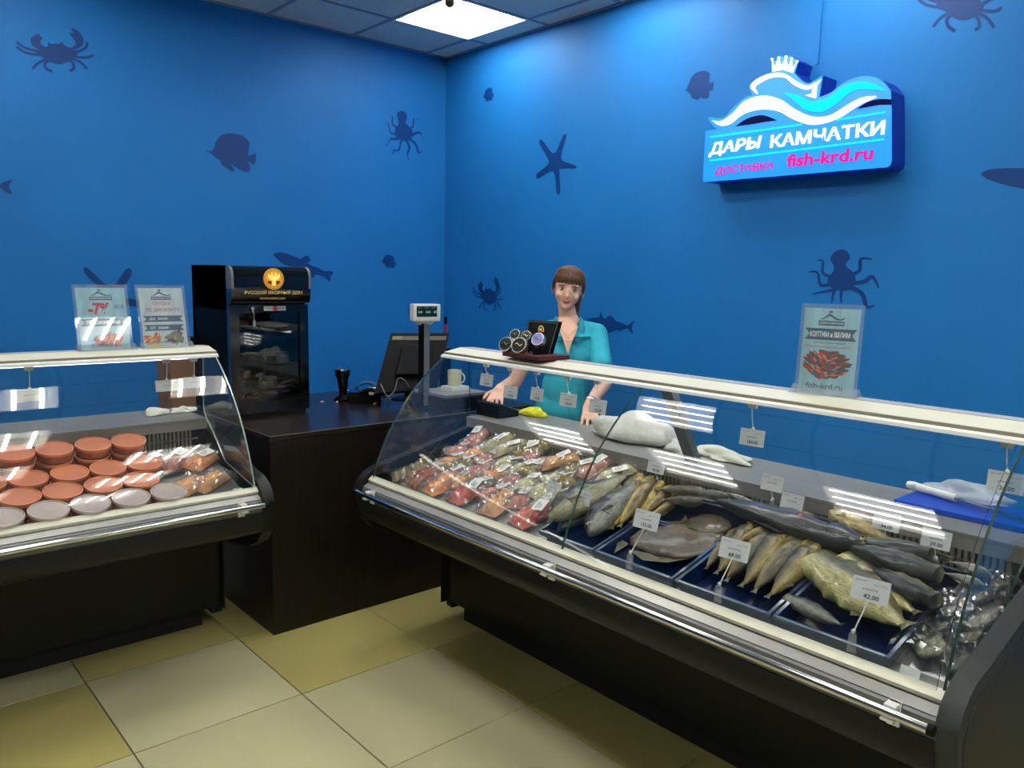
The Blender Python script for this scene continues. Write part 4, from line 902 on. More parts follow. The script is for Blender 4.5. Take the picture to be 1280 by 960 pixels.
FM = {
 'orange': mat('orange_fillet', (222, 122, 42), .35, c2=(238, 160, 88), scale=14, stretch=(1, 6, 1), bump=.3, bscale=30, coat=.1),
 'red': mat('red_fillet', (190, 62, 42), .35, c2=(214, 104, 78), scale=14, stretch=(1, 6, 1), bump=.3, bscale=30, coat=.1),
 'tan': mat('tan_fillet', (196, 128, 58), .4, c2=(222, 164, 98), scale=14, stretch=(1, 6, 1), bump=.3, bscale=30, coat=.1),
 'brown': mat('brown_fillet', (126, 62, 30), .4, c2=(176, 98, 52), scale=20, stretch=(1, 6, 1), bump=.3, bscale=30, coat=.1),
 'yellow': mat('yellow_fillet', (172, 142, 40), .45, c2=(120, 112, 34), scale=40, bump=.5, bscale=60, coat=.3),
 'pink': mat('pink_fillet', (206, 140, 118), .4, c2=(182, 104, 86), scale=16, bump=.3, bscale=30, coat=.1),
 'white': mat('white_fillet', (214, 208, 186), .45, c2=(192, 186, 120), scale=16, bump=.3, bscale=30, coat=.1)}
SKINF = mat('dark_fish_skin', (44, 46, 44), .3, noise=.3, scale=60, coat=.3)
FSEC = [0]
def pack_proto(colr, seed, label=True):
    t = thing('vacuum_pack', '', 'fish pack', (0, 0, 0), 'vacuum packs of fish in the right case')
    rnd = random.Random(seed); L, W, H = .235, .125, .026
    mb = MB()
    if colr in ('brown', 'yellow'):
        n_ = 6 if colr == 'yellow' else 5
        for k in range(n_):
            x = .02+k*.032; b = MB(); pillow(.048 if colr == 'yellow' else .18, .095 if colr == 'yellow' else .026, H*.95, seed+k, b, 6, 5, .25)
            if colr == 'yellow': vs = [v+V((x, 0, .004)) for v in b.v]
            else: vs = [v+V((.03, -.042+.021*k, .004)) for v in b.v]
            mb.add(vs, b.f)
        mb.build('fish_pieces', FM[colr], t, smooth=True)
    else:
        b = MB(); pillow(.19, .105, H*.9, seed, b, 10, 7, .22); vs = [V((v.x+.02, v.y*(1-.35*abs(v.x/.165-.2)), v.z+.005)) for v in b.v]; mb.add(vs, b.f); mb.build('fillet', FM[colr], t, smooth=True)
        b = MB(); pillow(.195, .11, H*.3, seed, b, 8, 5, .2); MB().add([V((v.x+.018, v.y*(1-.35*abs(v.x/.165-.2)), v.z+.0025)) for v in b.v], b.f).build('fish_skin', SKINF, t, smooth=True)
    pillow(L, W, H, seed, None, 24, 14, .10, .0022).build('film', FILM, t)
    if label:
        b = MB(); x = .14; T = Matrix.Translation((x, rnd.uniform(-.02, .02), H+.009)) @ Matrix.Rotation(rnd.uniform(-.4, .4), 4, 'Z') @ Matrix.Rotation(rnd.uniform(-.1, .1), 4, 'Y')
        b.box(-.034, .034, -.024, .024, .003, .0036, T); b.build('sticker', PAPER, t)
        b = MB()
        for k in range(3): b.box(-.024, .018-.008*k, .010-.009*k, .0125-.009*k, .0038, .0039, T)
        b.build('sticker_print', INK, t)
    return t
PK = {}
def put_pack(colr, p0, p1, lab, seed, label=True, sc=(1, 1, 1), nrm=NR):
    key = (colr, seed % 2, label)
    if key not in PK: PK[key] = pack_proto(colr, (hash(colr) if False else sum(map(ord, colr)))+seed % 2, label); o = PK[key]
    else: o = copy_tree(PK[key])
    lay(o, p0, p1, nrm, .235, sc); o['label'] = lab; return o
# front row follows the photograph from left to right, the heap behind is built in rows
front = [('yellow', (486, 603), (540, 574), 'yellow-green sliced fish pack at the left end of the right case'), ('brown', (508, 612), (566, 586), 'pack of brown fish strips second in the front row'),
         ('orange', (530, 622), (590, 594), 'bright orange fillet pack in the front row'), ('red', (560, 634), (618, 606), 'dark red fillet pack in the front row beside the orange one'),
         ('tan', (598, 652), (648, 618), 'tan fillet pack in the middle of the front row'), ('red', (632, 668), (698, 634), 'red-orange fillet pack nearest the first tray')]
k = 0
for colr, a, b, lb in front:
    p0 = ondeck(*a, .006); p1 = ondeck(*b, .012); d_ = (p1-p0).normalized(); p0 -= d_*.02; p0.x = max(p0.x, 1.80); p0.z = deck_z(p0.x)+.005; put_pack(colr, p0, p0+d_*.215, lb, k, label=colr in ('red',), sc=(1, 1.05, 1.5)); k += 1
heapc = ['yellow', 'pink', 'tan', 'yellow', 'pink', 'orange', 'pink', 'white', 'white']
rown = ['second', 'third', 'fourth', 'fifth']
for r_ in range(4):
    for c_ in range(9):
        y = 2.70-.098*c_-.02*(r_ % 2); u = 1.875+.075*r_; hh = .016+.015*r_
        if y < 1.84: continue
        colr = heapc[(c_+r_*2) % 9] if c_ < 6 else ['white', 'yellow', 'pink', 'white'][(c_+r_) % 4]
        p0 = V((u, y+random.uniform(-.02, .02), deck_z(u)+hh+.004*(c_ % 2))); an = math.radians(random.uniform(-16, 34)); d_ = V((math.cos(an), -math.sin(an), .26+.02*math.sin(c_)))
        p1 = p0+d_.normalized()*.17
        if p1.x > 2.195: p1.x = 2.195
        put_pack(colr, p0, p0+(p1-p0).normalized()*.19, '%s fish pack, %s from the left in the %s row of the heap' % (colr, ['first', 'second', 'third', 'fourth', 'fifth', 'sixth', 'seventh', 'eighth', 'ninth'][c_], rown[r_]), c_+r_, True, (1, 1.0, 1.15))
# packs in the left case
for (colr, a, b, lb) in [('tan', (212, 625), (262, 598), 'orange-brown fillet pack lying at the front of the left case'), ('tan', (240, 618), (288, 594), 'wide tan fillet pack at the right end of the left case'),
                         ('pink', (196, 590), (250, 572), 'pink fish pack behind the two front packs of the left case'), ('orange', (232, 592), (268, 572), 'orange fish pack with sticker near the end glass of the left case'), ('pink', (160, 596), (212, 580), 'pale pink fish pack beside the tubs of the left case')]:
    p0 = ondeck(*a, .02, 'L'); p1 = ondeck(*b, .02, 'L'); d_ = (p1-p0).normalized()
    if p0.y < 2.99: p0 += V((0, 2.99-p0.y, .26*(2.99-p0.y)))
    put_pack(colr, p0, p0+d_*.205, lb, 1, colr != 'tan', (1, 1.0, 1.5), NL)

# ================================================================== TRAYS
def tray(label, u0, u1, v0, v1, name='fish_tray'):
    Hh = .052; t = thing(name, label, 'tray', (u0, (v0+v1)/2, deck_z(u0)), 'navy plastic fish trays')
    P = lambda u, v, h: V((u, v, deck_z(u)+.003))+NR*h
    mb = MB(); ins = .014
    o = [P(u0+ins, v0+ins, 0), P(u1-ins, v0+ins, 0), P(u1-ins, v1-ins, 0), P(u0+ins, v1-ins, 0)]; r1 = [P(u0+.006, v0+.006, Hh), P(u1-.006, v0+.006, Hh), P(u1-.006, v1-.006, Hh), P(u0+.006, v1-.006, Hh)]
    r2 = [P(u0, v0, Hh), P(u1, v0, Hh), P(u1, v1, Hh), P(u0, v1, Hh)]; r3 = [P(u0, v0, Hh-.006), P(u1, v0, Hh-.006), P(u1, v1, Hh-.006), P(u0, v1, Hh-.006)]
    q = [(i, (i+1) % 4, 4+(i+1) % 4, 4+i) for i in range(4)]
    i_ = [P(u0+ins+.003, v0+ins+.003, .003), P(u1-ins-.003, v0+ins+.003, .003), P(u1-ins-.003, v1-ins-.003, .003), P(u0+ins+.003, v1-ins-.003, .003)]
    r1b = [P(u0+.009, v0+.009, Hh), P(u1-.009, v0+.009, Hh), P(u1-.009, v1-.009, Hh), P(u0+.009, v1-.009, Hh)]
    mb.add(o+r3, q); mb.add(i_+r1b, q); mb.add(o, [(0, 1, 2, 3)]); mb.add(i_, [(0, 1, 2, 3)]); mb.build('basin', NAVYT, t)
    mb = MB(); mb.add(r3+r2, q); mb.add(r2+r1b, q); mb.build('rim', mat('tray_rim', (60, 78, 110), .12, coat=1), t); 
    pp = [P(u0+.001, v0+.012, Hh+.001), P(u0+.001, v1-.012, Hh+.001)]; MB().tube(pp, .0022, 6).build('rim_bead', mat('tray_gloss', (120, 138, 160), .08, coat=1), t, smooth=True)
    return t
tb = [1.868, 1.612, 1.306, 1.002, .70]
names = ['navy tray of silver and smoked fish beside the vacuum packs', 'navy tray holding the flat brown flounder', 'navy tray of olive smoked fish', 'navy tray with the big dried fish slab nearest the right end']
for i in range(4): tray(names[i], 1.795, 2.03, tb[i+1]+.004, tb[i]-.004)
rn_ = ['rear navy tray with golden and greenish fish', 'rear navy tray under the long dark fish', 'rear navy tray of opened smoked fish', 'rear navy tray of mackerel']
for i in range(4): tray(rn_[i], 2.036, 2.212, tb[i+1]+.004-.02, tb[i]-.004-.02)
# clear dividers between trays
for i, (v, l_) in enumerate([(1.309, 'clear plastic divider between the flounder and the olive fish'), (1.005, 'clear plastic divider between the olive fish and the slab')]):
    pass

# ================================================================== WHOLE FISH
def fishmat(name, back, belly, scale=120, stripes=0, wet=.6, mid=None):
    m, nt, b = nmat(name); N = nt.nodes.new; L = nt.links.new
    tc = N('ShaderNodeTexCoord'); sx = N('ShaderNodeSeparateXYZ'); L(tc.outputs['Object'], sx.inputs[0])
    nz = N('ShaderNodeTexNoise'); nz.inputs['Scale'].default_value = 22; nz.inputs['Detail'].default_value = 4; L(tc.outputs['Object'], nz.inputs[0])
    ma = N('ShaderNodeMath'); ma.operation = 'MULTIPLY_ADD'; ma.inputs[1].default_value = .035; L(nz.outputs[0], ma.inputs[0]); L(sx.outputs[1], ma.inputs[2])
    mr = N('ShaderNodeMapRange'); mr.inputs[1].default_value = -.02; mr.inputs[2].default_value = .052; L(ma.outputs[0], mr.inputs[0])
    r = N('ShaderNodeValToRGB'); L(mr.outputs[0], r.inputs[0]); r.color_ramp.elements[0].color = (*srgb(belly), 1); r.color_ramp.elements[1].color = (*srgb(back), 1)
    r.color_ramp.elements[0].position = .25; r.color_ramp.elements[1].position = .8
    if mid: e = r.color_ramp.elements.new(.5); e.color = (*srgb(mid), 1)
    col_ = r.outputs[0]
    vo = N('ShaderNodeTexVoronoi'); vo.inputs['Scale'].default_value = scale; L(tc.outputs['Object'], vo.inputs[0])
    if stripes:
        wv = N('ShaderNodeTexWave'); wv.inputs['Scale'].default_value = stripes; wv.inputs['Distortion'].default_value = 4; wv.inputs['Detail'].default_value = 2; L(tc.outputs['Object'], wv.inputs[0])
        mx = N('ShaderNodeMix'); mx.data_type = 'RGBA'; mx.blend_type = 'MULTIPLY'; mx.inputs[0].default_value = .7; L(col_, mx.inputs[6]); L(wv.outputs[0], mx.inputs[7]); col_ = mx.outputs[2]
    n2 = N('ShaderNodeTexNoise'); n2.inputs['Scale'].default_value = 26; n2.inputs['Detail'].default_value = 8; n2.inputs['Roughness'].default_value = .7; n2.inputs['Distortion'].default_value = 1.0
    mpp = N('ShaderNodeMapping'); mpp.inputs['Scale'].default_value = (.6, 2.2, 2.2); L(tc.outputs['Object'], mpp.inputs[0]); L(mpp.outputs[0], n2.inputs[0])
    r2 = N('ShaderNodeValToRGB'); L(n2.outputs[0], r2.inputs[0]); r2.color_ramp.elements[0].position = .38; r2.color_ramp.elements[0].color = (.26, .24, .22, 1); r2.color_ramp.elements[1].position = .62; r2.color_ramp.elements[1].color = (1, 1, 1, 1)
    m3 = N('ShaderNodeMix'); m3.data_type = 'RGBA'; m3.blend_type = 'MULTIPLY'; m3.inputs[0].default_value = .8; L(col_, m3.inputs[6]); L(r2.outputs[0], m3.inputs[7]); col_ = m3.outputs[2]
    L(col_, b.inputs['Base Color']); bp = N('ShaderNodeBump'); bp.inputs['Strength'].default_value = .8; bp.inputs['Distance'].default_value = .0013; L(vo.outputs[0], bp.inputs['Height']); L(bp.outputs[0], b.inputs['Normal'])
    b.inputs['Roughness'].default_value = .32; b.inputs['Coat Weight'].default_value = wet; b.inputs['Coat Roughness'].default_value = .15; return m
FSH = {'silver': fishmat('silver_fish', (70, 76, 62), (172, 170, 132), 160, mid=(136, 138, 112)), 'grey': fishmat('grey_fish', (48, 54, 58), (150, 152, 140), 160),
       'gold': fishmat('golden_fish', (120, 100, 34), (205, 178, 70), 140, mid=(172, 140, 48)), 'olive': fishmat('olive_fish', (84, 78, 54), (160, 142, 78), 150, mid=(128, 112, 66)),
       'mackerel': fishmat('mackerel_skin', (34, 44, 46), (168, 166, 118), 200, stripes=16, mid=(96, 106, 98)), 'dark': fishmat('dark_fish', (30, 36, 46), (62, 70, 84), 180, mid=(42, 50, 62)),
       'white': fishmat('white_fish', (120, 122, 116), (220, 218, 205), 180), 'flat': fishmat('flounder_skin', (112, 100, 84), (132, 118, 98), 90, mid=(122, 108, 90)), 'smoke': fishmat('smoked_fish', (120, 92, 40), (206, 186, 120), 130, mid=(172, 140, 76)),
       'slab': fishmat('dried_slab', (112, 110, 74), (188, 182, 122), 90, mid=(156, 150, 96))}
FIN = mat('fish_fin', (96, 92, 66), .5, noise=.3, scale=30, stretch=(1, 12, 1)); FIND = mat('dark_fin', (42, 46, 52), .5, noise=.3, scale=30); EYEF = mat('fish_eye', (14, 14, 16), .1, coat=1); EYER = mat('fish_eye_ring', (190, 180, 120), .3, .4)
def dense(S, n=20):
    o = []
    for k in range(n+1):
        x = .96*k/n
        for (a, b) in zip(S, S[1:]):
            if a[0] <= x <= b[0]+1e-6:
                t_ = (x-a[0])/(b[0]-a[0]); t_ = t_*t_*(3-2*t_)*.5+t_*.5; o.append((x, a[1]+(b[1]-a[1])*t_, a[2]+(b[2]-a[2])*t_)); break
    return o
SHP = {'std': [(0, .10, .3), (.04, .34, .55), (.12, .66, .8), (.25, .92, 1), (.42, 1, 1), (.6, .82, .85), (.75, .52, .55), (.88, .28, .3), (.94, .22, .18), (.96, .2, .1)],
       'long': [(0, .15, .3), (.05, .5, .6), (.14, .85, .9), (.3, 1, 1), (.5, .98, .98), (.7, .75, .8), (.85, .42, .45), (.93, .2, .25), (.96, .16, .1)],
       'flat': [(0, .12, .4), (.05, .4, .7), (.15, .72, .95), (.3, .95, 1), (.5, 1, 1), (.68, .8, .8), (.82, .4, .5), (.9, .17, .3), (.95, .15, .2)]}
FP = {}
def fish_proto(kind, shape='std', hh=.045, ww=.02, nm='whole_fish', headless=False, tail=1.0):
    t = thing(nm, '', 'fish', (0, 0, 0)); S = dense(SHP[shape]); n = 18; mb = MB(); vs = []
    for (a, b, c) in S:
        if headless and a < .14: b, c = (.75, .8)
        for k in range(n):
            th = 2*math.pi*k/n; cs, sn = math.cos(th), math.sin(th)
            g = 1+.10*math.sin(a*17+cs*3+len(nm))*math.sin(a*9+sn*4)+.05*math.sin(a*41+th*3)
            vs.append(V((a*.9 if not headless else .1+a*.83, hh*b*g*math.copysign(abs(cs)**.9, cs)+.10*hh*math.sin(a*5), ww*(1+c*g*math.copysign(abs(sn)**.85, sn)) if sn > 0 else ww*(1+sn*.98*c))))
    m = len(S); mb.add(vs, [(i*n+k, i*n+(k+1) % n, (i+1)*n+(k+1) % n, (i+1)*n+k) for i in range(m-1) for k in range(n)]+[tuple(range(n))[::-1], tuple((m-1)*n+k for k in range(n))])
    bd = mb.build('body', FSH[kind], t, smooth=True, angle=180 if not headless else 60)
    fm = FIND if kind in ('dark', 'grey', 'mackerel') else FIN; z = ww
    q = tail; MB().prism([(.84, .012, z-.001), (.90, hh*.45*q, z), (.9+.1*q, hh*.85*q, z+.004), (.9+.065*q, 0, z), (.9+.1*q, -hh*.85*q, z+.003), (.90, -hh*.45*q, z), (.84, -.012, z-.001)], (0, 0, .0022)).build('tail', fm, t)
    if shape == 'flat':
        for s_ in (1, -1): MB().prism([(.12, s_*hh*.62, z-.002), (.3, s_*hh*1.1, z-.003), (.5, s_*hh*1.2, z-.004), (.7, s_*hh*.98, z-.003), (.84, s_*hh*.3, z-.001), (.5, s_*hh*.9, z)], (0, 0, .002)).build('fin', fm, t)
    else:
        MB().prism([(.38, hh*.92, z), (.42, hh*1.3, z+.003), (.56, hh*1.02, z+.002), (.6, hh*.74, z)], (0, 0, .002)).build('dorsal_fin', fm, t)
        MB().prism([(.62, -hh*.72, z), (.68, -hh*1.05, z+.002), (.76, -hh*.5, z)], (0, 0, .002)).build('anal_fin', fm, t)
    if not headless:
        gl = [(.19+.035*math.cos(x), hh*.78*math.sin(x), z+ww*(.55+.42*math.cos(x*.9))) for x in [-1.1+.22*k for k in range(11)]]
        MB().tube(gl, .0035, 5).build('gill_edge', FIND, t, smooth=True)
        MB().prism([(.21, -hh*.1, z+ww*1.0), (.30, -hh*.32, z+ww*1.12), (.32, -hh*.55, z+ww*.95), (.25, -hh*.4, z+ww*1.0)], (0, 0, .002)).build('side_fin', fm, t)
        MB().ell((.055, hh*.18, z+ww*.62), (min(hh, .1)*.16, min(hh, .1)*.16, ww*.2), 12, 8).build('eye_ring', EYER, t, smooth=True); MB().ell((.055, hh*.18, z+ww*.72), (min(hh, .1)*.09, min(hh, .1)*.09, ww*.18), 10, 6).build('eye', EYEF, t, smooth=True)
    return t
def put_fish(kind, a, b, h0, h1, label, shape='std', hh=.045, ww=.02, sc=(1, 1, 1), nm='whole_fish', headless=False, group=None, flip=False, nrm=NR, tail=1.0):
    key = (kind, shape, hh, ww, nm, headless, tail)
    if key not in FP: FP[key] = fish_proto(kind, shape, hh, ww, nm, headless, tail); o = FP[key]
    else: o = copy_tree(FP[key])
    p0 = ondeck(*a, h0) if len(a) == 2 else V(a); p1 = ondeck(*b, h1) if len(b) == 2 else V(b)
    for _ in range(12):                      # keep inside the well of the case
        for p_, q_ in ((p0, p1), (p1, p0)):
            if p_.x > 2.195: d_ = (q_-p_); p_ += d_*min(1, (p_.x-2.195)/max(1e-4, abs(d_.x)))
            if p_.x < 1.80: d_ = (q_-p_); p_ += d_*min(1, (1.80-p_.x)/max(1e-4, abs(d_.x)))
    lay(o, p0, p1, nrm, 1.0, (1, -sc[1] if flip else sc[1], sc[2])); o['label'] = label
    if group: o['group'] = group
    return o
# a head pixel, b tail pixel; hh/ww are half height and half thickness relative to a unit length
put_fish('silver', (690, 660), (812, 588), .03, .085, 'broad silver-green fish leaning across the first tray', 'std', .21, .10, nm='carp', tail=.5)
put_fish('grey', (738, 680), (812, 600), .03, .075, 'dark grey fish beside the broad silver-green one', 'std', .15, .10, nm='grey_fish', tail=.6)
for k, (a, b) in enumerate([((762, 676), (806, 598)), ((772, 672), (818, 604)), ((786, 664), (830, 608)), ((800, 656), (842, 612)), ((814, 646), (850, 616)), ((800, 664), (848, 628))]):
    put_fish('gold' if k != 3 else 'smoke', b, a, .075, .035+.008*(k % 2), 'golden smoked fish, %s from the left at the right side of the first tray' % (ordn+['sixth'])[k], 'long', .10, .075, nm='smoked_fish', flip=k % 2 == 0, tail=.4)
put_fish('flat', (906, 676), (764, 688), .03, .02, 'flat brown flounder lying in the second tray', 'flat', .30, .05, nm='flounder', tail=.6)
put_fish('flat', (914, 664), (850, 652), .05, .05, 'paler flounder half behind the brown flounder', 'flat', .30, .06, nm='flounder', tail=.6)
for k, (a, b) in enumerate([((926, 668), (880, 722)), ((942, 664), (892, 732)), ((966, 670), (904, 742)), ((986, 674), (922, 750)), ((1006, 678), (938, 758)), ((1028, 688), (954, 764))]):
    put_fish('olive', a, b, .06, .025+.006*(k % 2), 'olive-brown smoked fish, %s from the left in the third tray' % (ordn+['sixth'])[k], 'long', .105, .09, nm='smoked_goby', flip=k % 2 == 1, tail=.35)
for k, (a, b) in enumerate([((960, 664), (920, 684)), ((990, 664), (956, 690)), ((1022, 676), (990, 704))]):
    put_fish('gold', a, b, .085, .08, 'short golden fish piece, %s of three on top of the olive fish' % ordn[k], 'std', .15, .10, nm='fish_piece', tail=.3)
put_fish('slab', (1006, 706), (1148, 806), .045, .03, 'thick yellow-green dried fish slab in the fourth tray', 'long', .20, .085, nm='dried_fish', headless=True, tail=.4)
put_fish('slab', (1046, 700), (1156, 784), .06, .045, 'second dried fish behind the thick slab in the fourth tray', 'long', .13, .075, nm='dried_fish', headless=True, tail=.4)
put_fish('grey', (976, 752), (1060, 792), .03, .03, 'small grey fish piece at the left of the fourth tray', 'long', .12, .09, nm='fish_piece', headless=True, tail=.4)
t = put_fish('dark', (1096, 700), (866, 630), .07, .085, 'long dark sturgeon-like fish with a row of pale dots across the rear trays', 'long', .085, .06, nm='sturgeon', tail=.6)
SCU = mat('pale_scute', (96, 106, 122), .4)
for k in range(26):
    x = .14+.027*k; sc_ = MB().prism([(x-.005, -.004, .118), (x, -.0075, .1195), (x+.005, -.004, .118), (x, .001, .120)], (0, 0, .003)); sc_.build('scute', SCU, None)
    o = bpy.data.objects[sorted([q_.name for q_ in bpy.data.objects if q_.name.startswith('scute')])[-1]]; o.parent = t; o.location.z = .009-.022*max(0, (x-.55)*2)**1.6
for k, (a, b) in enumerate([((894, 606), (826, 600)), ((904, 614), (836, 612)), ((915, 606), (850, 598)), ((886, 624), (818, 618)), ((912, 628), (846, 624)), ((880, 634), (826, 630))]):
    put_fish('olive' if k % 2 else 'silver', a, b, .085+.005*k, .08, 'small greenish dried fish, %s from the back in the rear pile' % (ordn+['sixth'])[k], 'std', .12, .10, nm='dried_roach', tail=.7)
for k, (a, b) in enumerate([((892, 612), (956, 644)), ((912, 612), (968, 648)), ((930, 608), (978, 658)), ((944, 612), (988, 664)), ((900, 624), (944, 648))]):
    put_fish('white', b, a, .09, .10, 'slim silver-white fish, %s from the left behind the long dark fish' % ordn[k], 'long', .085, .075, nm='silver_fish', tail=.6)
put_fish('smoke', (990, 648), (1060, 658), .09, .09, 'opened golden smoked fish with an orange cavity in the rear trays', 'std', .24, .15, nm='smoked_bream', tail=.4)
put_fish('smoke', (1036, 652), (1124, 690), .10, .085, 'plump tied smoked fish right of the opened one', 'std', .19, .13, nm='smoked_bream', tail=.5)
q = ondeck(1002, 650, .135); tag(MB().ell(q, (.020, .018, .018), 14, 8).build('roe_filling', mat('orange_roe', (205, 82, 34), .4, bump=.6, bscale=120)), 'orange filling showing in the opened smoked fish', 'roe')
for k, (a, b) in enumerate([((1090, 660), (1168, 688)), ((1100, 668), (1190, 700)), ((1112, 664), (1200, 692)), ((1130, 672), (1215, 706)), ((1086, 672), (1160, 692))]):
    put_fish('olive' if k % 2 else 'smoke', b, a, .085, .09, 'thin dried fish, %s in the bundle left of the price tags at the rear' % ordn[k], 'long', .065, .055, nm='dried_smelt')
for k, (a, b, l_) in enumerate([((1178, 706), (1052, 684), 'rearmost'), ((1190, 738), (1046, 692), 'middle'), ((1184, 768), (1072, 716), 'front')]):
    put_fish('mackerel', a, b, .10-.012*k, .085-.012*k, '%s of the three dark striped mackerel' % l_, 'long', .115, .095, nm='mackerel', headless=True, tail=.8)
for k, (a, b) in enumerate([((1232, 710), (1168, 694)), ((1230, 738), (1176, 720)), ((1238, 724), (1184, 706))]):
    put_fish('white' if k else 'silver', a, b, .08, .075, 'pale silver fish right of the mackerel, %s of three' % ordn[k], 'std', .16, .11, nm='pale_fish', tail=.6)
# vacuum packed fish at the right end
FILM2 = thin_glass('bag_film', (.95, .95, .96), .12, .06)
def bagfish(a, b, h, label, kind):
    t = thing('packed_fish', label, 'fish pack', (0, 0, 0), 'bagged fish at the right end of the case')
    pillow(.30, .15, .042, 5, None, 22, 12, .10, .003).build('film', FILM2, t)
    s = SHP['std']; n = 14; vs = []
    for (u, p, q_) in s:
        for k in range(n): th = 2*math.pi*k/n; vs.append(V((.03+u*.22, .045*p*math.cos(th), .018+.016*q_*math.sin(th))))
    MB().add(vs, [(i*n+k, i*n+(k+1) % n, (i+1)*n+(k+1) % n, (i+1)*n+k) for i in range(len(s)-1) for k in range(n)]+[tuple(range(n))[::-1], tuple((len(s)-1)*n+k for k in range(n))]).build('fish', FSH[kind], t, smooth=True, angle=180)
    MB().prism([(.24, .008, .017), (.265, .028, .018), (.27, -.028, .018), (.24, -.008, .017)], (0, 0, .002)).build('tail', FIN, t)
    p0 = ondeck(*a, h); p1 = ondeck(*b, h); return lay(t, p0, p1, NR, .30)
for k, (a, b, h, kd) in enumerate([((1142, 838), (1212, 756), .012, 'silver'), ((1182, 852), (1230, 790), .012, 'grey'), ((1165, 800), (1225, 752), .035, 'silver'), ((1170, 776), (1248, 744), .05, 'white'), ((1196, 812), (1246, 768), .035, 'silver'), ((1190, 768), (1262, 728), .06, 'olive'), ((1204, 792), (1262, 748), .05, 'white')]):
    bagfish(a, b, h, 'fish in a clear bag at the right end of the case, %s from the front' % ['first', 'second', 'third', 'fourth', 'fifth', 'sixth', 'seventh'][k], kd)
# tray price tags
def rimpt(y): u = 1.797; return V((u, y, deck_z(u)+.003))+NR*.052
for px, py, pr, lb, bpx in [(808, 650, '155.00', 'price tag clipped on the flounder tray', (797, 694)), (918, 687, '69.00', 'price tag clipped on the tray of olive smoked fish', (903, 735)), (1088, 738, '42.00', 'price tag clipped on the tray with the dried slab', (1074, 792))]:
    b = rimpt(on(*bpx, 2, .765).y); c = on(px, py, 0, 1.84); price_tag(lb, c, 'R', pr, base=b, tilt=.35, w_=.085, h_=.055, yaw=.12)
for bpx, lb in [((688, 655), 'first'), ((729, 668), 'second')]: pass
for px, py, pr, lb, u in [(820, 583, '90.00', 'glass reflection of a price tag built as a card behind the golden fish', 2.17), (990, 627, '', 'price tag standing behind the opened smoked fish', 2.17), (1108, 652, '34.00', 'price tag seen through the bright reflection at the rear', 2.15), (1170, 674, '39.00', 'white price tag standing behind the mackerel', 2.13), (728, 622, '', 'price tag resting on the broad silver-green fish', 1.93), (692, 610, '', 'price tag on the vacuum packs next to the silver-green fish', 2.0), (965, 604, '', 'price tag standing behind the slim silver-white fish', 2.18)]:  # tag behind the golden fish is a reflection built as a real card
    c = on(px, py, 0, u); price_tag(lb, c, 'R', pr, base=V((u+.01, c.y, max(deck_z(u)+.075, c.z-.085))), w_=.072, h_=.048, tilt=.25)
for px, py, side, lb in [(677, 677, 'R', 'small white card on the front rail near the first tray'), (1136, 846, 'R', 'white card standing at the right end of the front rail'), (298, 616, 'L', 'small white card at the right end of the left front rail')]:
    c = on(px, py, 0 if side == 'R' else 1, 1.765 if side == 'R' else 1.765+OFF)
    e = V((0, -1, 0)) if side == 'R' else V((1, 0, 0)); up_ = V((.35, 0, 1)).normalized() if side == 'R' else V((0, .35, 1)).normalized(); s_ = .018 if px != 1136 else .021
    o = MB().prism([c-e*s_-up_*s_, c+e*s_-up_*s_, c+e*s_+up_*s_, c-e*s_+up_*s_], up_.cross(e)*.001).build('small_card', CARD)
    for v in o.data.vertices: v.co -= c
    o.location = c; tag(o, lb, 'card')

# ================================================================== SHOP ASSISTANT
WP = V((2.80, 2.752, 0)); WA = math.radians(-45.5)
Rw = Matrix.Translation(WP) @ Matrix.Rotation(WA, 4, 'Z'); Rwi = Rw.inverted()
per = thing('person', 'woman with brown fringe and teal polo shirt standing behind the right case', 'person', WP)
def remesh(mb, name, m_, vox, smooth_it, parent):
    o = mb.build(name, m_, None, fix=True); md = o.modifiers.new('r', 'REMESH'); md.mode = 'VOXEL'; md.voxel_size = vox
    sm = o.modifiers.new('s', 'SMOOTH'); sm.iterations = smooth_it; sm.factor = .5
    dg = bpy.context.evaluated_depsgraph_get(); me = bpy.data.meshes.new_from_object(o.evaluated_get(dg)); bpy.data.objects.remove(o)
    me.transform(Matrix.Translation(-WP) @ Rw)
    for p_ in me.polygons: p_.use_smooth = True
    me.materials.clear(); me.materials.append(m_); o = bpy.data.objects.new(name, me); COL.objects.link(o); o.parent = parent; return o
def wbuild(mb, name, m_, smooth=True):
    mb.v = [Rw @ v for v in mb.v]; return mb.build(name, m_, per, smooth=smooth, angle=180)
def limb(mb, pts, rs, n=14):
    for i in range(len(pts)-1): mb.tube([pts[i], pts[i+1]], [rs[i], rs[i+1]], n)
    for p_, r_ in zip(pts, rs): mb.ell(p_, (r_, r_, r_), n, 10)
HZ = 1.528; hd = V((-.005, -.02, HZ))
hl = Rwi @ on(738, 520, 2, WT+.035)          # hand resting on the worktop, viewer's right
hr = Rwi @ V((2.50, 2.93, 1.0))              # other hand by the keypad
bm_ = MB()
HR = Matrix.Rotation(math.radians(7), 3, 'Y') @ Matrix.Rotation(math.radians(6), 3, 'X')
def H(p_): return hd+HR @ V(p_)
bm_.ell(H((0, .015, .025)), (.073, .088, .078), 24, 16, HR.to_4x4()).ell(H((0, -.022, -.018)), (.061, .062, .070), 20, 14, HR.to_4x4()).ell(H((0, -.042, -.068)), (.032, .036, .030), 16, 10)
bm_.ell(H((0, -.07, -.078)), (.018, .014, .014), 12, 8)
bm_.tube([H((0, -.081, .012)), H((0, -.094, -.022))], [.006, .009], 10).ell(H((0, -.095, -.024)), (.0105, .009, .008), 10, 8)
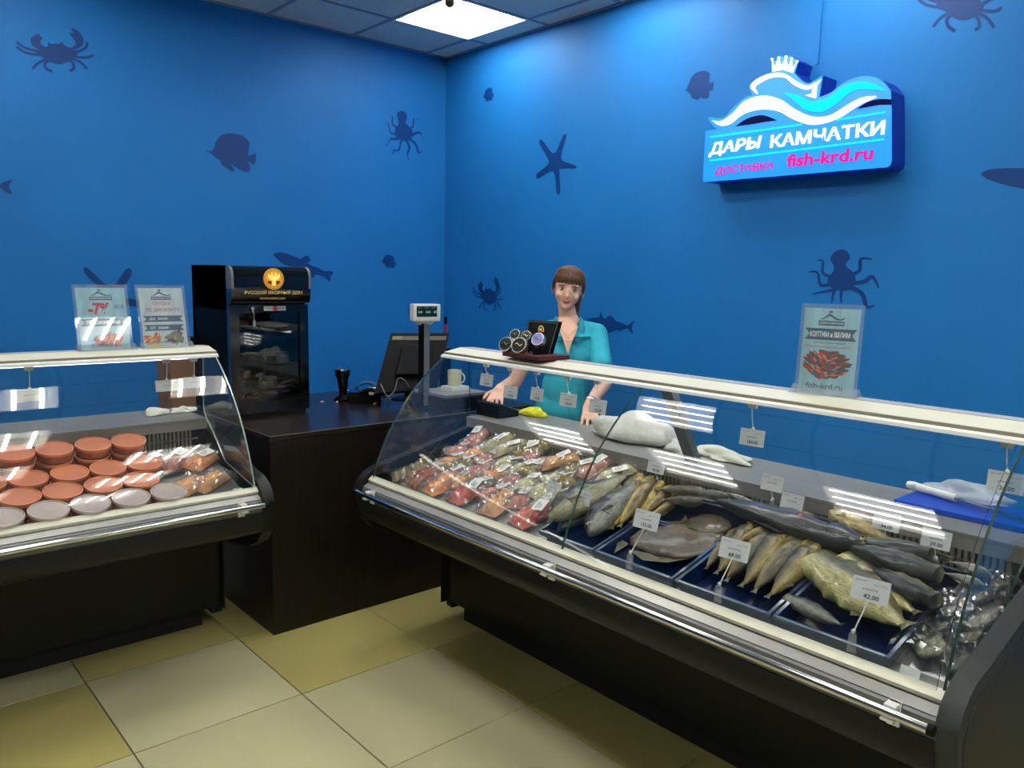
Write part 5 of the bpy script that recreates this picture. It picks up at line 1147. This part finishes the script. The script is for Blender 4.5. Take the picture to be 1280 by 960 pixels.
for s_ in (-1, 1):
    bm_.ell(H((s_*.036, -.058, -.025)), (.022, .022, .022), 12, 8); bm_.ell(H((s_*.030, -.070, .022)), (.024, .010, .007), 12, 8); bm_.ell(H((s_*.073, .012, -.008)), (.008, .018, .030), 10, 8)
limb(bm_, [H((0, .012, -.075)), V((0, .018, 1.375))], [.041, .046]); bm_.tube([V((0, .018, 1.40)), V((0, .018, 1.31))], [.043, .115], 18)
bm_.ell((0, .0, 1.20), (.128, .088, .155)).ell((0, .0, 1.03), (.112, .082, .13)).ell((0, .01, .90), (.15, .10, .12))
sl_, sr_ = V((.142, .01, 1.315)), V((-.142, .01, 1.315))
el = sl_+(hl-sl_)*.50+V((.050, .05, -.06)); er = sr_+(hr-sr_)*.47+V((-.02, .05, -.10))
wl_ = hl+V((.0, .075, .045)); wr_ = hr+V((.01, .07, .03))
limb(bm_, [sl_, el, wl_], [.043, .036, .024]); limb(bm_, [sr_, er, wr_], [.043, .036, .024])
def hand(mb, wrist, palm, s_, fl):
    d = (palm-wrist).normalized(); up = V((0, 0, 1)); sd = d.cross(up).normalized()*s_
    limb(mb, [wrist, wrist+d*.03], [.026, .027], 10)
    for a in (-.026, -.009, .009, .025): limb(mb, [wrist+d*.02+sd*a*.7, wrist+d*.078+sd*a], [.015, .012], 10)
    for a, L_ in zip((-.030, -.010, .010, .029), (.058, .074, .078, .066)):
        b = wrist+d*.078+sd*a; dd = (d+sd*a*6*fl).normalized(); limb(mb, [b, b+dd*L_*.45+up*.004, b+dd*L_*.78-up*.004, b+dd*L_-up*.012], [.0098, .0088, .008, .007], 8)
    b = wrist+d*.03+sd*.022; limb(mb, [b, b+(d*.5+sd*.9).normalized()*.035-up*.004, b+(d*.8+sd*.6).normalized()*.068-up*.010], [.014, .0115, .009], 8)
hand(bm_, wl_, V((hl.x, hl.y, WT+.022)), -1, 1.0); hand(bm_, wr_, V((hr.x, hr.y, hr.z)), 1, .8)
for s_ in (-1, 1):
    limb(bm_, [V((s_*.085, .01, .86)), V((s_*.09, -.005, .48)), V((s_*.092, .02, .09))], [.085, .055, .036]); bm_.ell((s_*.095, -.05, .045), (.04, .10, .04))
remesh(bm_, 'body', SKIN, .0045, 6, per)
# shirt
sh = MB()
sh.ell((0, .004, 1.20), (.138, .101, .165)).ell((0, .0, 1.03), (.125, .096, .15)).ell((0, .01, .93), (.158, .112, .12)).tube([V((0, .018, 1.375)), V((0, .018, 1.30))], [.060, .135], 20).ell((.05, -.05, 1.20), (.060, .058, .058)).ell((-.05, -.05, 1.20), (.060, .058, .058))
for S_, E_ in ((sl_, el), (sr_, er)): limb(sh, [V((S_.x*.55, .015, 1.325)), S_+V((0, 0, -.004)), S_+(E_-S_)*.60], [.050, .052, .052], 18)
so = remesh(sh, 'polo_shirt', SHIRT, .006, 5, per)
# neck opening: placket and collar
cm = MB()
for s_ in (-1, 1):
    P_ = [(0, .072, 1.412), (s_*.040, .055, 1.408), (s_*.058, .0, 1.395), (s_*.048, -.050, 1.362), (s_*.014, -.098, 1.292)]; Q_ = [(0, .092, 1.376), (s_*.058, .074, 1.372), (s_*.086, .0, 1.352), (s_*.078, -.066, 1.322), (s_*.050, -.106, 1.272)]
    cm.add([V(p_) for p_ in P_+Q_]+[V(p_)+V((0, -.003, .004)) for p_ in P_+Q_], [(i, i+1, 6+i, 5+i) for i in range(4)]+[(10+i, 11+i, 16+i, 15+i) for i in range(4)]+[(4, 9, 19, 14)]+[(5+i, 6+i, 16+i, 15+i) for i in range(4)]+[(i, i+1, 11+i, 10+i) for i in range(4)])
wbuild(cm, 'collar', SHIRTD)
cm = MB().add([V(p_) for p_ in [(-.046, -.088, 1.352), (.046, -.088, 1.352), (.036, -.114, 1.318), (.022, -.124, 1.285), (.002, -.128, 1.22), (-.020, -.124, 1.285), (-.034, -.114, 1.318), (0, -.050, 1.39)]], [(0, 1, 2, 6), (6, 2, 3, 5), (5, 3, 4), (0, 1, 7)]); wbuild(cm, 'neck_opening', SKIN, False)
MBn = MB().prism([V((.014, -.1235, 1.262)), V((.028, -.121, 1.262)), V((.012, -.1265, 1.17)), V((-.004, -.1265, 1.17))], (0, -.003, 0)); wbuild(MBn, 'placket', SHIRTD, False)
wbuild(MB().tube([V((-.045, -.035, 1.375)), V((-.036, -.099, 1.345)), V((0, -.129, 1.296)), V((.036, -.099, 1.345)), V((.045, -.035, 1.375))], .0016, 6), 'necklace', GOLD)
# trousers
tr_ = MB().ell((0, .01, .84), (.172, .122, .10))
for s_ in (-1, 1): limb(tr_, [V((s_*.085, .01, .84)), V((s_*.09, -.005, .48)), V((s_*.092, .02, .10))], [.095, .066, .052])
remesh(tr_, 'trousers', JEANS, .009, 3, per)
# hair: cap, fringe, side locks, ponytail
hm = MB()
hm.ell(H((0, .026, .034)), (.079, .088, .077), 24, 16, HR.to_4x4()).ell(H((0, .050, -.02)), (.066, .058, .070), 20, 14)
for k in range(9):
    a = -.066+.0165*k; limb(hm, [H((a*.75, -.055, .092)), H((a*1.02, -.082+abs(a)*.35, .060)), H((a*1.06, -.088+abs(a)*.48, .036-abs(a)*.10))], [.012, .009, .0055], 8)
for s_ in (-1, 1): limb(hm, [H((s_*.064, -.030, .055)), H((s_*.074, -.020, .018)), H((s_*.074, -.012, -.015))], [.014, .009, .005], 8)
limb(hm, [H((.02, .10, .0)), H((.05, .115, -.05)), H((.06, .09, -.12))], [.022, .024, .012], 10)
remesh(hm, 'hair', HAIR, .0045, 3, per)
for s_ in (-1, 1):
    ey = MB().ell(H((s_*.0305, -.0775, .004)), (.0125, .007, .0052), 14, 8); wbuild(ey, 'eye', EYEW)
    wbuild(MB().ell(H((s_*.0300, -.0835, .004)), (.0052, .0025, .0052), 12, 8), 'iris', EYED)
    wbuild(MB().tube([H((s_*.016, -.0855, .0215)), H((s_*.031, -.0855, .0255)), H((s_*.047, -.0745, .0205))], [.0022, .0028, .0016], 8), 'eyebrow', BROW)
    wbuild(MB().tube([H((s_*.0185, -.0825, .008)), H((s_*.0305, -.0855, .0115)), H((s_*.043, -.0775, .008))], [.0012, .0018, .0012], 8), 'eyelash', BROW)
wbuild(MB().ell(H((0, -.0845, -.0505)), (.0215, .007, .0042), 14, 8).ell(H((0, -.0845, -.0572)), (.0165, .007, .0042), 14, 8), 'lips', LIP)
wt = MB(); ax_ = (wl_-el).normalized(); wt.tube([wl_-ax_*.012, wl_+ax_*.004], .0315, 18); wbuild(wt, 'bracelet', SILV)
# protos for fish and packs that were never moved stay parked on their first placement, so nothing is left at the origin
for o in bpy.data.objects:
    if '_loc' in o: del o['_loc']
